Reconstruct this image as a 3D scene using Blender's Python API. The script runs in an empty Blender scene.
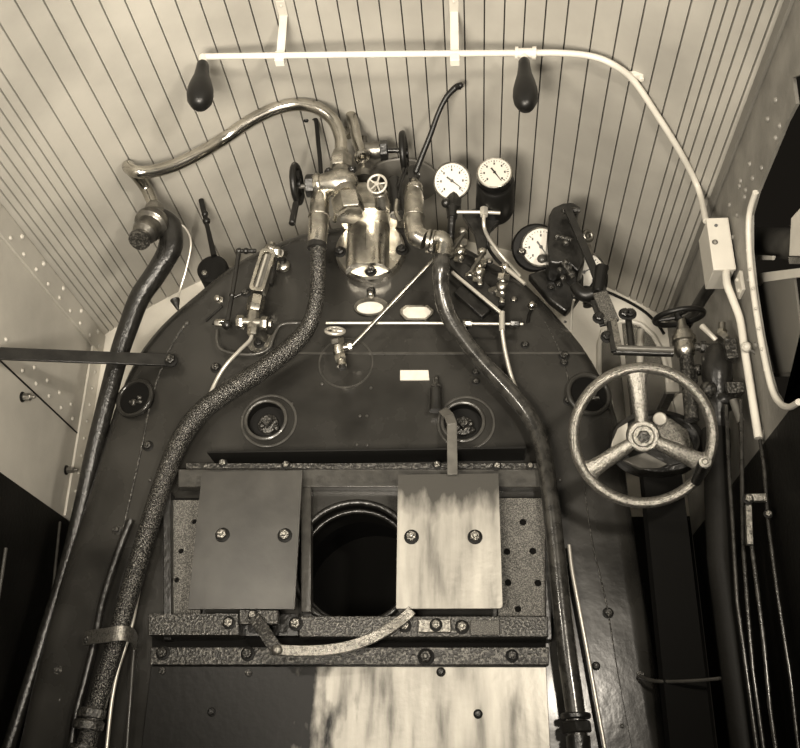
import bpy, bmesh, math, random
from mathutils import Vector, Matrix, Quaternion
from mathutils.geometry import tessellate_polygon
random.seed(7)
sc = bpy.context.scene
COL = sc.collection
V = Vector
PI = math.pi
# ------------------------------------------------------------------ camera survey
F = 950.0
dY = V((80, 437, F)).normalized()
dZ = V((28, -(80*28+F*F)/437.0, F)).normalized()
dX = dY.cross(dZ)
CAM = V((0, -3.3, 0.15))
def ray(px, py):
    r = V((px-400, py-374, F)); return V((r.dot(dX), r.dot(dY), r.dot(dZ)))
def P(px, py, Y=0.0):
    r = ray(px, py); return CAM + r*((Y-CAM.y)/r.y)
def onX(px, py, X):
    r = ray(px, py); return CAM + r*((X-CAM.x)/r.x)
def onZ(px, py, Z):
    r = ray(px, py); return CAM + r*((Z-CAM.z)/r.z)
def S(px, py, Y=0.0):
    return (Y-CAM.y)/ray(px, py).y
U0 = -0.43                       # centre line of the boiler
XL, XR, YF = -1.81, 0.93, 0.77   # side walls and front plate
def arch(x): return 2.80-0.28*(x-U0)**2
def onC(px, py, drop=0.0):       # point of the arched ceiling on a line of sight
    r = ray(px, py); lo, hi = 0.001, 0.02
    for _ in range(60):
        m = (lo+hi)/2; q = CAM+r*m
        if q.z > arch(q.x)-drop: hi = m
        else: lo = m
    return CAM+r*lo
cam = bpy.data.cameras.new('camera'); co = bpy.data.objects.new('camera', cam); COL.objects.link(co)
R = Matrix(((dX.x, -dX.y, -dX.z), (dY.x, -dY.y, -dY.z), (dZ.x, -dZ.y, -dZ.z)))
co.matrix_world = Matrix.Translation(CAM) @ R.to_4x4()
cam.sensor_width = 36; cam.sensor_fit = 'HORIZONTAL'; cam.lens = F*36/800; cam.clip_start = 0.05
sc.camera = co
# ------------------------------------------------------------------ materials
TINT = (1.0, 0.955, 0.85)
def mat(name, v, metal=0.0, rough=0.5, v2=None, scale=6.0, detail=5, stretch=(1,1,1), bump=0.0, bscale=60, lo=0.35, hi=0.65, r2=None, coat=0.0, spec=0.5):
    m = bpy.data.materials.new(name); m.use_nodes = True
    nt = m.node_tree; N = nt.nodes; L = nt.links; b = N['Principled BSDF']
    c1 = (v*TINT[0], v*TINT[1], v*TINT[2], 1)
    b.inputs['Base Color'].default_value = c1
    b.inputs['Metallic'].default_value = metal; b.inputs['Roughness'].default_value = rough
    b.inputs['Specular IOR Level'].default_value = spec
    b.inputs['Coat Weight'].default_value = coat; b.inputs['Coat Roughness'].default_value = 0.12
    geo = N.new('ShaderNodeNewGeometry')
    mp = N.new('ShaderNodeMapping'); mp.inputs['Scale'].default_value = stretch
    L.new(geo.outputs['Position'], mp.inputs['Vector'])
    if v2 is not None or r2 is not None:
        n = N.new('ShaderNodeTexNoise'); n.inputs['Scale'].default_value = scale; n.inputs['Detail'].default_value = detail
        L.new(mp.outputs[0], n.inputs['Vector'])
        mr = N.new('ShaderNodeMapRange'); mr.inputs['From Min'].default_value = lo; mr.inputs['From Max'].default_value = hi
        L.new(n.outputs['Fac'], mr.inputs['Value'])
        if v2 is not None:
            mx = N.new('ShaderNodeMix'); mx.data_type = 'RGBA'
            mx.inputs[6].default_value = c1; mx.inputs[7].default_value = (v2*TINT[0], v2*TINT[1], v2*TINT[2], 1)
            L.new(mr.outputs[0], mx.inputs[0]); L.new(mx.outputs[2], b.inputs['Base Color'])
        if r2 is not None:
            m2 = N.new('ShaderNodeMapRange'); m2.inputs['To Min'].default_value = rough; m2.inputs['To Max'].default_value = r2
            L.new(mr.outputs[0], m2.inputs['Value']); L.new(m2.outputs[0], b.inputs['Roughness'])
    if bump:
        n2 = N.new('ShaderNodeTexNoise'); n2.inputs['Scale'].default_value = bscale; n2.inputs['Detail'].default_value = 4
        L.new(geo.outputs['Position'], n2.inputs['Vector'])
        bp = N.new('ShaderNodeBump'); bp.inputs['Strength'].default_value = bump; bp.inputs['Distance'].default_value = 0.004
        L.new(n2.outputs['Fac'], bp.inputs['Height']); L.new(bp.outputs[0], b.inputs['Normal'])
    return m
M = {}
M['ceiling'] = mat('ceiling_paint', .41, rough=.55, v2=.29, scale=2.2, bump=.15, bscale=25)  # mottled shadows of the ceiling are put into the paint tone
M['groove'] = mat('groove_shadow_wood', .03, rough=.9)
M['cream'] = mat('cream_wall_paint', .50, rough=.35, v2=.40, scale=3, bump=.25, bscale=30, r2=.55)
M['white'] = mat('white_gloss_paint', .62, rough=.35, v2=.54, scale=8, bump=.1, bscale=40)
M['front'] = mat('front_plate_paint', .72, rough=.4, v2=.6, scale=4, bump=.15)
M['blackwall'] = mat('black_wall_paint', .007, rough=.5, v2=.011, scale=4, bump=.3, spec=.1)
M['boiler'] = mat('boiler_paint', .012, rough=.2, v2=.026, scale=3.5, bump=.6, bscale=9, r2=.34, coat=.1, spec=.32)
M['iron'] = mat('black_iron', .005, rough=.3, v2=.014, scale=20, bump=.6, bscale=60)
M['seam'] = mat('seam_shade_black', .006, rough=.6, spec=.15)  # dark seams, also shade painted into recesses and the canopy shelf
M['grime'] = mat('greasy_cast_iron', .02, metal=.4, rough=.3, v2=.11, scale=120, detail=3, bump=1.0, bscale=120, lo=.48, hi=.66)
M['rough'] = mat('scaled_iron_plate', .035, metal=.3, rough=.5, v2=.17, scale=330, detail=3, bump=.8, bscale=200, lo=.45, hi=.62)
M['frame'] = mat('oily_brown_steel', .03, rough=.32, v2=.05, spec=.35, scale=25, bump=.4, bscale=70, coat=.2)
M['brass'] = mat('aged_brass', .62, metal=1, rough=.2, v2=.24, scale=16, bump=.25, bscale=45, r2=.42)
M['brassdk'] = mat('dark_tarnished_brass', .24, metal=.9, rough=.3, v2=.1, scale=20, bump=.5, bscale=60)
M['copper'] = mat('polished_copper', .58, metal=1, rough=.22, v2=.30, scale=9, bump=.1, bscale=30)
M['pipecu'] = mat('pale_small_pipe', .5, metal=.6, rough=.35)
M['steel'] = mat('worn_bright_steel', .52, metal=.35, rough=.38, v2=.36, scale=5, stretch=(4,1,.5), bump=.15, bscale=50)
M['wheel'] = mat('speckled_cast_wheel', .27, metal=.8, rough=.3, v2=.08, scale=130, bump=.7, bscale=240, lo=.45, hi=.7)
M['lagging'] = mat('speckled_lagged_pipe', .012, metal=.5, rough=.24, v2=.15, scale=240, detail=3, bump=.9, bscale=260, lo=.5, hi=.66)
M['pipe'] = mat('dark_steam_pipe', .018, metal=.3, rough=.26, v2=.05, scale=30, bump=.25, bscale=60, coat=.4)
M['hose'] = mat('black_rubber_hose', .006, rough=.27, v2=.015, scale=60, bump=.5, bscale=80)
M['face'] = mat('gauge_dial_white', .50, rough=.5)
M['ink'] = mat('dial_black_ink', .012, rough=.5)
M['grey'] = mat('grey_painted_disc', .17, rough=.5, v2=.14, scale=6)
M['leaden'] = mat('grey_bar', .13, metal=.3, rough=.4, v2=.09, scale=20)
M['rubber'] = mat('black_rubber', .005, rough=.4, spec=.35)
M['plate'] = mat('cream_enamel_plate', .58, rough=.35, v2=.48, scale=30)
M['soot_shade'] = mat('soot_shade', .004, rough=.9, spec=.1)  # firebox soot, also black fill where shade is painted in
M['panel'] = mat('grey_panel', .12, rough=.4, v2=.16, scale=2)
def door_mat(name, worn, edge):  # worn: threshold where the painted reflection turns dark
    """steel with painted reflection: pale shining part, darker past a ragged edge, streaked"""
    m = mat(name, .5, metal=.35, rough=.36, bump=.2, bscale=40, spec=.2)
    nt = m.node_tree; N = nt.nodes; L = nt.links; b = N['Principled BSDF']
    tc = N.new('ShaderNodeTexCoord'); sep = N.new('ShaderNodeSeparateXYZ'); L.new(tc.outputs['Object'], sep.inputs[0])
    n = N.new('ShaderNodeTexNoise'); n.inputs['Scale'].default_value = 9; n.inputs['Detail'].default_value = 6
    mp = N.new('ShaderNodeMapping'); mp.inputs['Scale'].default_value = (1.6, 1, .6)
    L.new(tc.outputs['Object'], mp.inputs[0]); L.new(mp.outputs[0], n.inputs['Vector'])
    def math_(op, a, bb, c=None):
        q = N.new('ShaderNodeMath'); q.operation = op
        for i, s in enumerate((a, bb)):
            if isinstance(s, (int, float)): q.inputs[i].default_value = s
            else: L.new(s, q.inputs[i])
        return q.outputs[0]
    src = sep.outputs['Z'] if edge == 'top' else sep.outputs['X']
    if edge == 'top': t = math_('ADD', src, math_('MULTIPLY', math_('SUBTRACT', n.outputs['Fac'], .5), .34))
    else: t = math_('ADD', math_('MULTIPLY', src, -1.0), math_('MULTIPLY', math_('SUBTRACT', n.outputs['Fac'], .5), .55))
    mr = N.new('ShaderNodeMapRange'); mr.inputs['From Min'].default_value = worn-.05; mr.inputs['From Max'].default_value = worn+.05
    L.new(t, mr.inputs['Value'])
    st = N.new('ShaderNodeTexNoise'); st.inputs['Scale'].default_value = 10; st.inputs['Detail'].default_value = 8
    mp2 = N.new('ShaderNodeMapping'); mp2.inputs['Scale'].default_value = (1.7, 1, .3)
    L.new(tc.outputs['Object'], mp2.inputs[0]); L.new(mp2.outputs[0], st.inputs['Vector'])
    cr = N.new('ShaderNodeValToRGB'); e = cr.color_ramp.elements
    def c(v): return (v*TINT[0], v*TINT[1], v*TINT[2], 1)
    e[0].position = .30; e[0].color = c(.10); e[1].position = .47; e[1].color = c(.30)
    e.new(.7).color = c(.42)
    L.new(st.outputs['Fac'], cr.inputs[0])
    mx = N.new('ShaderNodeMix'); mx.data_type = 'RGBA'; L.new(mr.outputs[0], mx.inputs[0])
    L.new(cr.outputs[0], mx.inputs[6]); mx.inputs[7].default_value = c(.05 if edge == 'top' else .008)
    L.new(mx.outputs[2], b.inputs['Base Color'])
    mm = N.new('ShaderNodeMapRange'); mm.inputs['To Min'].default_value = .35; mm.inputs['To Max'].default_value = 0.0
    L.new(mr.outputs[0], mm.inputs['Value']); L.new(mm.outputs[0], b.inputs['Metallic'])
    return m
M['doorR'] = door_mat('steel_door_painted_reflection', .35, 'top')  # pale reflection on the right door is put into the colour
M['doorL'] = mat('dull_dark_steel', .05, metal=.25, rough=.36, v2=.03, scale=7, bump=.2, bscale=20)  # dark copy of the door steel, its missing reflection put into the colour
M['apron'] = door_mat('steel_apron_painted_reflection', .07, 'side')  # reflection on the right half of the apron is put into the colour
def glass(name):
    m = bpy.data.materials.new(name); m.use_nodes = True; b = m.node_tree.nodes['Principled BSDF']
    b.inputs['Base Color'].default_value = (.9, .87, .78, 1); b.inputs['Roughness'].default_value = .05
    b.inputs['Transmission Weight'].default_value = .9; b.inputs['IOR'].default_value = 1.2
    return m
M['wallr'] = mat('shaded_cream_paint', .20, rough=.4, v2=.13, scale=9, bump=.4, bscale=40)  # darker copy of the cream, the right wall's shade put into the colour
M['glass'] = glass('window_glass')
# ------------------------------------------------------------------ mesh builder
def frame_of(d):
    d = d.normalized(); a = V((0,0,1)) if abs(d.z) < .9 else V((1,0,0))
    x = a.cross(d).normalized(); return x, d.cross(x).normalized(), d
def spline(pts, n=6):
    if len(pts) < 3: return [V(p) for p in pts]
    out = []
    for i in range(len(pts)-1):
        p0 = V(pts[max(i-1,0)]); p1 = V(pts[i]); p2 = V(pts[i+1]); p3 = V(pts[min(i+2,len(pts)-1)])
        for k in range(n):
            t = k/n
            out.append(.5*((2*p1)+(p2-p0)*t+(2*p0-5*p1+4*p2-p3)*t*t+(3*p1-p0-3*p2+p3)*t**3))
    out.append(V(pts[-1])); return out
class MB:
    def __init__(s): s.b = bmesh.new(); s.mi = 0
    def f(s, vs):
        try: q = s.b.faces.new(vs); q.material_index = s.mi; return q
        except ValueError: return None
    def ring(s, c, x, y, r, seg, ph=0.0): return [s.b.verts.new(c+x*(r*math.cos(2*PI*k/seg+ph))+y*(r*math.sin(2*PI*k/seg+ph))) for k in range(seg)]
    def skin(s, rings, cap=True):
        for a, b in zip(rings, rings[1:]):
            n = len(a)
            for k in range(n): s.f((a[k], a[(k+1)%n], b[(k+1)%n], b[k]))
        if cap: s.f(list(reversed(rings[0]))); s.f(rings[-1])
    def tube(s, pts, r, seg=14, n=6, smooth=True, cap=True):
        rs = list(r) if isinstance(r, (list, tuple)) else [r]*len(pts)
        if smooth and len(pts) > 2:
            q = spline(pts, n); rr = []
            for i in range(len(pts)-1):
                for k in range(n): rr.append(rs[i]+(rs[i+1]-rs[i])*k/n)
            rr.append(rs[-1])
        else: q = [V(p) for p in pts]; rr = rs
        rings = []; x = None
        for i, p in enumerate(q):
            d = (q[min(i+1,len(q)-1)]-q[max(i-1,0)]).normalized()
            if x is None: x, y, _ = frame_of(d)
            else:
                x = (x-d*x.dot(d)).normalized(); y = d.cross(x)
            rings.append(s.ring(p, x, y, rr[i], seg))
        s.skin(rings, cap); return s
    def lathe(s, o, d, prof, seg=24, ph=0.0, cap=True):
        x, y, z = frame_of(V(d)); o = V(o)
        s.skin([s.ring(o+z*t, x, y, max(r, 1e-4), seg, ph) for t, r in prof], cap); return s
    def cyl(s, a, b, r, r2=None, seg=20, bev=0.0):
        a = V(a); b = V(b); r2 = r if r2 is None else r2; L = (b-a).length
        e = min(bev, L*.4)
        pr = [(0, r), (L, r2)] if not e else [(0, r-e), (e, r), (L-e, r2), (L, r2-e)]
        return s.lathe(a, b-a, pr, seg)
    def hexa(s, a, b, r, ph=0.0):
        a = V(a); b = V(b); L = (b-a).length
        return s.lathe(a, b-a, [(0, r*.9), (L*.12, r), (L*.88, r), (L, r*.9)], 6, ph)
    def ball(s, c, r, sc_=(1,1,1), seg=16):
        ret = bmesh.ops.create_uvsphere(s.b, u_segments=seg, v_segments=seg//2+2, radius=r)
        for v in ret['verts']: v.co = V((v.co.x*sc_[0], v.co.y*sc_[1], v.co.z*sc_[2]))+V(c)
        for v in ret['verts']:
            for q in v.link_faces: q.material_index = s.mi
        return s
    def torus(s, c, d, R, r, seg=40, rs=12, a0=0, a1=2*PI, flat=1.0):
        x, y, z = frame_of(V(d)); c = V(c); full = abs(a1-a0-2*PI) < 1e-6; n = seg
        rings = []
        for i in range(n if full else n+1):
            a = a0+(a1-a0)*i/n; u = x*math.cos(a)+y*math.sin(a)
            rings.append([s.b.verts.new(c+u*(R+r*math.cos(2*PI*k/rs))+z*(r*flat*math.sin(2*PI*k/rs))) for k in range(rs)])
        if full: rings.append(rings[0])
        s.skin(rings, not full); return s
    def box(s, c, sz, ax=None):
        c = V(c); ax = ax or (V((1,0,0)), V((0,1,0)), V((0,0,1)))
        vs = [s.b.verts.new(c+ax[0]*(i*sz[0]/2)+ax[1]*(j*sz[1]/2)+ax[2]*(k*sz[2]/2)) for i in (-1,1) for j in (-1,1) for k in (-1,1)]
        for q in ((0,1,3,2),(4,6,7,5),(0,4,5,1),(2,3,7,6),(0,2,6,4),(1,5,7,3)): s.f([vs[i] for i in q])
        return s
    def plate(s, outer, off, holes=()):
        loops = [[V(p) for p in outer]]+[[V(p) for p in h] for h in holes]; off = V(off)
        flat = [p for l in loops for p in l]
        tri = tessellate_polygon(loops)
        a = [s.b.verts.new(p) for p in flat]; b = [s.b.verts.new(p+off) for p in flat]
        for t in tri: s.f([a[i] for i in t]); s.f([b[i] for i in reversed(t)])
        k = 0
        for l in loops:
            n = len(l)
            for i in range(n): s.f((a[k+i], a[k+(i+1)%n], b[k+(i+1)%n], b[k+i]))
            k += n
        return s
    def quadpx(s, pts, Y, th):   # a flat plate facing the cab at depth Y, corners surveyed from the photo
        return s.plate([P(x, y, Y) for x, y in pts], (0, th, 0))
def finish(mb, name, m, parent=None, bevel=0.0, label=None, sharp=38, weld=True):
    b = mb.b
    if weld: bmesh.ops.remove_doubles(b, verts=b.verts, dist=1e-6)
    bmesh.ops.recalc_face_normals(b, faces=b.faces)
    me = bpy.data.meshes.new(name); b.to_mesh(me); b.free()
    for q in (m if isinstance(m, (list, tuple)) else [m]): me.materials.append(M[q])
    if parent is None:
        xs = [v.co for v in me.vertices]
        L = V(((min(c.x for c in xs)+max(c.x for c in xs))/2, (min(c.y for c in xs)+max(c.y for c in xs))/2, min(c.z for c in xs)))
    else: L = wloc(parent)
    me.transform(Matrix.Translation(-L))
    for p in me.polygons: p.use_smooth = True
    me.set_sharp_from_angle(angle=math.radians(sharp))
    o = bpy.data.objects.new(name, me); COL.objects.link(o)
    if parent is None: o.location = L
    else: o.parent = parent
    if bevel:
        md = o.modifiers.new('bevel', 'BEVEL'); md.width = bevel; md.segments = 2; md.limit_method = 'ANGLE'
    if label: o['label'] = label
    return o
def wloc(o):
    L = V((0,0,0))
    while o is not None: L += o.location; o = o.parent
    return L
def tag(o, label, cat, group=None):
    o['label'] = label; o['category'] = cat
    if group: o['group'] = group
    return o
def struct(o): o['kind'] = 'structure'; return o
def thing(name, label, cat, loc, group=None):
    o = bpy.data.objects.new(name, None); COL.objects.link(o); o.location = V(loc); o.empty_display_size = .05
    return tag(o, label, cat, group)
def TP(lst): return [P(*q) for q in lst]
def TR(lst, rpx): 
    rp = rpx if isinstance(rpx, (list, tuple)) else [rpx]*len(lst)
    return [r*S(*q) for q, r in zip(lst, rp)]
def ptube(mb, lst, rpx, **k): return mb.tube(TP(lst), TR(lst, rpx), **k)
# shared stud meshes, pointing along +Z local
def _mk(fn, name, m):
    mb = MB(); fn(mb); me = bpy.data.meshes.new(name)
    bmesh.ops.recalc_face_normals(mb.b, faces=mb.b.faces); mb.b.to_mesh(me); mb.b.free(); me.materials.append(M[m]); me.materials.append(M['seam'])
    for p in me.polygons: p.use_smooth = True
    me.set_sharp_from_angle(angle=math.radians(35)); return me
def _bolt(mb):
    mb.mi = 1; mb.lathe((0,0,0), (0,0,1), [(0,1.55),(.12,1.55),(.2,1.4)], 20); mb.mi = 0
    mb.lathe((0,0,.2), (0,0,1), [(0,1.02),(.1,1.08),(.95,1.08),(1.1,.85)], 6)
    mb.mi = 1; mb.lathe((0,0,1.15), (0,0,1), [(0,.85),(.12,.8)], 16); mb.mi = 0; mb.lathe((0,0,1.2), (0,0,1), [(0,.55),(.5,.55),(.65,.4)], 12)
def _rivet(mb): mb.lathe((0,0,0), (0,0,1), [(0,1),(.3,.96),(.6,.72),(.78,.4),(.85,.05)], 14)
def _acorn(mb):
    mb.lathe((0,0,0), (0,0,1), [(0,1.1),(.3,1.1),(.4,.8)], 6)
    mb.lathe((0,0,.4), (0,0,1), [(0,.6),(.6,.6),(.9,.85),(1.3,1.0),(1.8,.8),(2.05,.3),(2.1,.05)], 16)
MESH = {'bolt_iron': _mk(_bolt, 'bolt', 'grime'), 'bolt_dark': _mk(_bolt, 'bolt', 'iron'), 'bolt_steel': _mk(_bolt, 'bolt', 'wheel'), 'bolt_brass': _mk(_bolt, 'bolt', 'brass'),
        'rivet_cream': _mk(_rivet, 'rivet', 'cream'), 'rivet_wall': _mk(_rivet, 'rivet', 'wallr'), 'rivet_dark': _mk(_rivet, 'rivet', 'frame'), 'rivet_iron': _mk(_rivet, 'rivet', 'wheel'), 'knob_brass': _mk(_acorn, 'knob', 'brass')}
def stud(parent, kind, p, r, n=(0,-1,0), name=None, spin=None):
    o = bpy.data.objects.new(name or kind.split('_')[0], MESH[kind]); COL.objects.link(o); o.parent = parent
    o.location = V(p)-wloc(parent); o.scale = (r, r, r)
    q = V((0,0,1)).rotation_difference(V(n)); o.rotation_mode = 'QUATERNION'
    o.rotation_quaternion = q @ Quaternion((0,0,1), random.random()*1.0 if spin is None else spin)
    return o
# ------------------------------------------------------------------ setting
fl = MB(); fl.box(((XL+XR)/2, -1.2, -.03), (XR-XL+.1, 4.1, .06)); struct(finish(fl, 'floor', 'blackwall'))
# ceiling: boards along the cab on an arched roof
xs0 = [14.5,43.2,71,99,124.5,150,175,199.5,224,248.6,272,293.6,315.7,336.7,357,378.7,400.5,421,443,464,484.5,505,525.7,546.7,569,597,623,646,670,692,716,728,740,753,765,778]
ys0 = [24,69,89,109,128,146,162,177,190]
rat = [ray(x,0).x/ray(x,0).z for x in xs0]+[ray(0,y).x/ray(0,y).z for y in ys0]
def solve(k):
    lo, hi = -2.3, 1.5
    for _ in range(60):
        m = (lo+hi)/2
        if m/(arch(m)-.15) < k: lo = m
        else: hi = m
    return lo
cuts = sorted(solve(k) for k in rat); cuts = [c for c in cuts if XL+.02 < c < XR-.02]
cuts = [XL-.01]+cuts+[XR+.01]
cl = MB(); Y0, Y1 = -2.4, YF+.02
for a, b in zip(cuts, cuts[1:]):
    g = .0027; n = 3
    xs = [a+g+(b-a-2*g)*i/n for i in range(n+1)]
    lo = [(x, arch(x)) for x in xs]; hi = [(x, arch(x)+.014) for x in reversed(xs)]
    poly = lo+hi
    A = [cl.b.verts.new((x, Y0, z)) for x, z in poly]; B = [cl.b.verts.new((x, Y1, z)) for x, z in poly]
    for i in range(len(poly)): cl.f((A[i], A[(i+1)%len(poly)], B[(i+1)%len(poly)], B[i]))
    cl.f(A); cl.f(B)
cl.mi = 1
n = 40; xs = [XL-.03+(XR-XL+.06)*i/n for i in range(n+1)]
poly = [(x, arch(x)+.0141) for x in xs]+[(x, arch(x)+.05) for x in reversed(xs)]
A = [cl.b.verts.new((x, Y0, z)) for x, z in poly]; B = [cl.b.verts.new((x, Y1, z)) for x, z in poly]
for i in range(len(poly)): cl.f((A[i], A[(i+1)%len(poly)], B[(i+1)%len(poly)], B[i]))
cl.f(A); cl.f(B)
ceil = struct(finish(cl, 'ceiling', ['ceiling','groove'], sharp=25, weld=False))
# left wall, cream over black
ZL = onX(0, 472, XL).z; ZR = onX(767, 439, XR).z
w = MB(); zt = arch(XL)
w.box((XL-.02, -.9, (ZL+zt)/2+.01), (.04, 3.34, zt-ZL+.02)); w.mi = 1
w.box((XL-.02, -.9, ZL/2), (.04, 3.34, ZL))
wl = struct(finish(w, 'wall_left', ['cream','blackwall']))
def strip(X, th, y0, y1, z0, z1, name, m, par, bev=.002):
    a = MB(); a.box((X+th/2, (y0+y1)/2, (z0+z1)/2), (abs(th), y1-y0, z1-z0)); return finish(a, name, m, par, bev)
strip(XL, .012, -2.4, YF, zt-.115, zt-.004, 'angle_strip', 'cream', wl)
for k in range(13): stud(wl, 'rivet_cream', (XL+.012, YF-.10-.21*k, zt-.03), .012, (1,0,0))
for k in range(24): stud(wl, 'rivet_cream', (XL+.012, YF-.06-.12*k, zt-.088), .010, (1,0,0))
zs = onX(75, 432, XL).z
strip(XL, .004, -2.4, YF-.02, zs, zs+.006, 'panel_seam', 'seam', wl, 0)
for k in range(16): stud(wl, 'rivet_cream', (XL, YF-.06-.13*k, zs+.045), .010, (1,0,0))
for k in range(16): stud(wl, 'rivet_cream', (XL, YF-.1-.13*k, zs+.10), .010, (1,0,0))
# riveted corner strip between left wall and front plate
def cornerstrip(x, sgn, zlo, par):
    a = MB(); a.box((x+sgn*.006, YF-.06, (zlo+zt)/2-.015), (.011, .12, zt-zlo-.04)); return finish(a, 'corner_angle', 'white', par, .002)
cornerstrip(XL, 1, ZL, wl)
for k in range(9): stud(wl, 'rivet_cream', (XL+.012, YF-.06, ZL+.05+k*.085), .009, (1,0,0))
def wallbolt(px, py):
    q = onX(px, py, XL); o = stud(wl, 'bolt_steel', q, .014, (1,0,0)); o.scale = (.014,.014,.03); return o
wallbolt(22, 397); wallbolt(66, 470)
# front (spectacle) plate with two rounded windows
def fp(px, py, Y=YF): return P(px, py, Y)
win = [(599,470),(599,345),(603,331),(614,323),(628,321),(641,325),(653,336),(662,352),(667,372),(668,395),(668,470)]
winR = [fp(*q) for q in win]
winL = [V((2*U0-p.x+.16, p.y, p.z)) for p in winR]
ZF = .5*(fp(68, 520).z+ZL)
def archpoly(z0):
    n = 24; top = [V((XR+(XL-XR)*i/n, YF, arch(XR+(XL-XR)*i/n)+.012)) for i in range(n+1)]
    return [V((XL, YF, z0)), V((XR, YF, z0))]+top
a = MB(); a.plate(archpoly(ZF), (0,.02,0), [winR, winL]); a.mi = 1
a.box(((XL+XR)/2, YF+.01, ZF/2), (XR-XL, .02, ZF))
wf = struct(finish(a, 'wall_front', ['front','blackwall'], sharp=30))
for nm, pts, lab in (('window_1', winR, 'right'), ('window_2', winL, 'left')):
    a = MB(); a.tube([p+V((0,-.006,0)) for p in pts]+[pts[0]+V((0,-.006,0))], .012, seg=8, smooth=False)
    wn = struct(finish(a, nm, 'white'))
    cx = (pts[0].x+pts[-1].x)/2; z0 = pts[0].z; z1 = max(p.z for p in pts)
    g = MB(); g.plate([p+V((0,.012,0)) for p in pts], (0,.004,0)); finish(g, 'glass_pane', 'glass', wn)
    g = MB(); g.box((cx, YF+.004, (z0+z1)/2), (.022, .012, z1-z0)); finish(g, 'glazing_bar', 'cream', wn, .002)
a = MB(); ptube(a, [(562,276,YF-.006),(585,284,YF-.006),(605,291,YF-.006),(627,301,YF-.006),(645,312,YF-.006),(658,325,YF-.006),(664,334,YF-.006)], 1.5, seg=8)
struct(finish(a, 'trim_1', 'seam'))
# right wall with its big side opening
op = [(806,73),(792.5,77.5),(796,104),(787,121),(757.7,192),(751,215),(751,250),(755,290),(762,335),(769,370),(775,392),(783,404),(792,407),(801,402)]
opp = [onX(x, y, XR) for x, y in op]
top = opp[0]; bot = opp[-1]
opp[0].y=min(opp[0].y,opp[1].y-.05); hole = opp+[V((XR, -2.0, bot.z)), V((XR, -2.0, top.z))]
ztr = arch(XR)
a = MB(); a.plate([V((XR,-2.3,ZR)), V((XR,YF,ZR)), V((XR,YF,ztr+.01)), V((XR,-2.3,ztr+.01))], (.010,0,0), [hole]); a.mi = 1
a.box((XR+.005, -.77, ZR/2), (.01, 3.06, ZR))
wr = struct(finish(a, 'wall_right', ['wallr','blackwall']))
a = MB(); a.tube([p+V((-.006,0,0)) for p in opp[4:]], .010, seg=10, n=4); finish(a, 'opening_bead', 'white', wr)
strip(XR, -.012, -2.3, YF-.02, ztr-.05, ztr-.004, 'angle_strip', 'panel', wr)
for (px, py) in [(776,100),(768,119),(750,164),(741,181),(740,186),(730,205),(724,228),(780,126),(776,138),(762,168),(753,178),(745,197),(737,215),(746,190),(748,280),(756,345),(733,237)]:
    q = onX(px, py, XR); stud(wr, 'rivet_wall', q, .010, (-1,0,0))
for k in range(7): stud(wr, 'rivet_cream', opp[6].lerp(opp[9], k/6)+V((-.012,0,0)), .006, (-1,0,0))
# ------------------------------------------------------------------ boiler backhead
out = [(-8,860),(6,800),(18,748),(30,695),(45,635),(62,575),(80,520),(97,465),(112,415),(122,387),(135,360),(152,336),(172,315),(197,294),(222,273),(247,257),(275,244),(302,234),(335,228),(370,226),(410,228),(440,235),(465,247),(488,260),(515,275),(540,297),(562,321),(583,346),(600,374),(612,400),(622,440),(630,500),(640,560),(650,620),(660,680),(672,748),(682,800),(692,860)]
ol = [P(x, y, .05) for x, y in out]; ol = [p for p in ol if p.z > .1]
ol = spline(ol, 2)
ol = [V((ol[0].x-.02, .05, .0))]+ol+[V((ol[-1].x+.02, .05, .0))]
n = len(ol)
def inset(d):
    res = []
    for i, p in enumerate(ol):
        t = (ol[min(i+1,n-1)]-ol[max(i-1,0)]).normalized(); nn = V((t.z, 0, -t.x))
        q = p+nn*d; 
        if i in (0, n-1): q.z = 0
        res.append(q)
    return res
RR = .075
prof = [(RR*(1-math.sin(a)), RR*(1-math.cos(a))) for a in [i*PI/2/7 for i in range(8)]]
def circ(c, r, seg=36, sx=1.0): return [V((c.x+r*sx*math.cos(2*PI*k/seg), c.y, c.z+r*math.sin(2*PI*k/seg))) for k in range(seg)]
hc = P(355, 563, 0); HR = 62*S(355, 560)
pl = [P(266, 420, 0), P(463, 422, 0)]; PR = 20*S(400, 420)
a = MB()
rings = []
for d, y in prof: rings.append([V((q.x, y, q.z)) for q in inset(d)])
rings.append([V((q.x, YF-.004, q.z)) for q in ol])
vr = [[a.b.verts.new(p) for p in r] for r in rings]
for A_, B_ in zip(vr, vr[1:]):
    for i in range(n-1): a.f((A_[i], A_[i+1], B_[i+1], B_[i]))
hl = [circ(hc, HR), circ(pl[0], PR), circ(pl[1], PR)]
face = rings[0]
loops = [face]+hl; tri = tessellate_polygon(loops)
vv = vr[0]+[a.b.verts.new(p) for l in hl for p in l]
for t in tri: a.f([vv[i] for i in t])
k0 = n
for l, dep in zip(hl, (.25, .05, .05)):
    a.mi = 1; m_ = len(l); back = [a.b.verts.new(p+V((0,dep,0))) for p in l]  # near-black recess faces: shade inside the holes is put into the colour
    for i in range(m_): a.f((vv[k0+i], vv[k0+(i+1)%m_], back[(i+1)%m_], back[i]))
    if dep < .1: a.f(back)
    k0 += m_
BH = thing('boiler_backhead', 'large dark glossy riveted end plate of the locomotive boiler with a round fire hole', 'boiler', (U0, .1, 0))
finish(a, 'end_plate', ['boiler','seam'], BH, sharp=40)
a = MB(); a.lathe(hc+V((0,.25,0)), (0,1,0), [(0,HR),(.3,HR*1.3),(.45,HR*1.3)], 36); 
for q in list(a.b.faces):
    if abs(q.calc_center_median().y-(hc.y+.25)) < .001: a.b.faces.remove(q)
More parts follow.
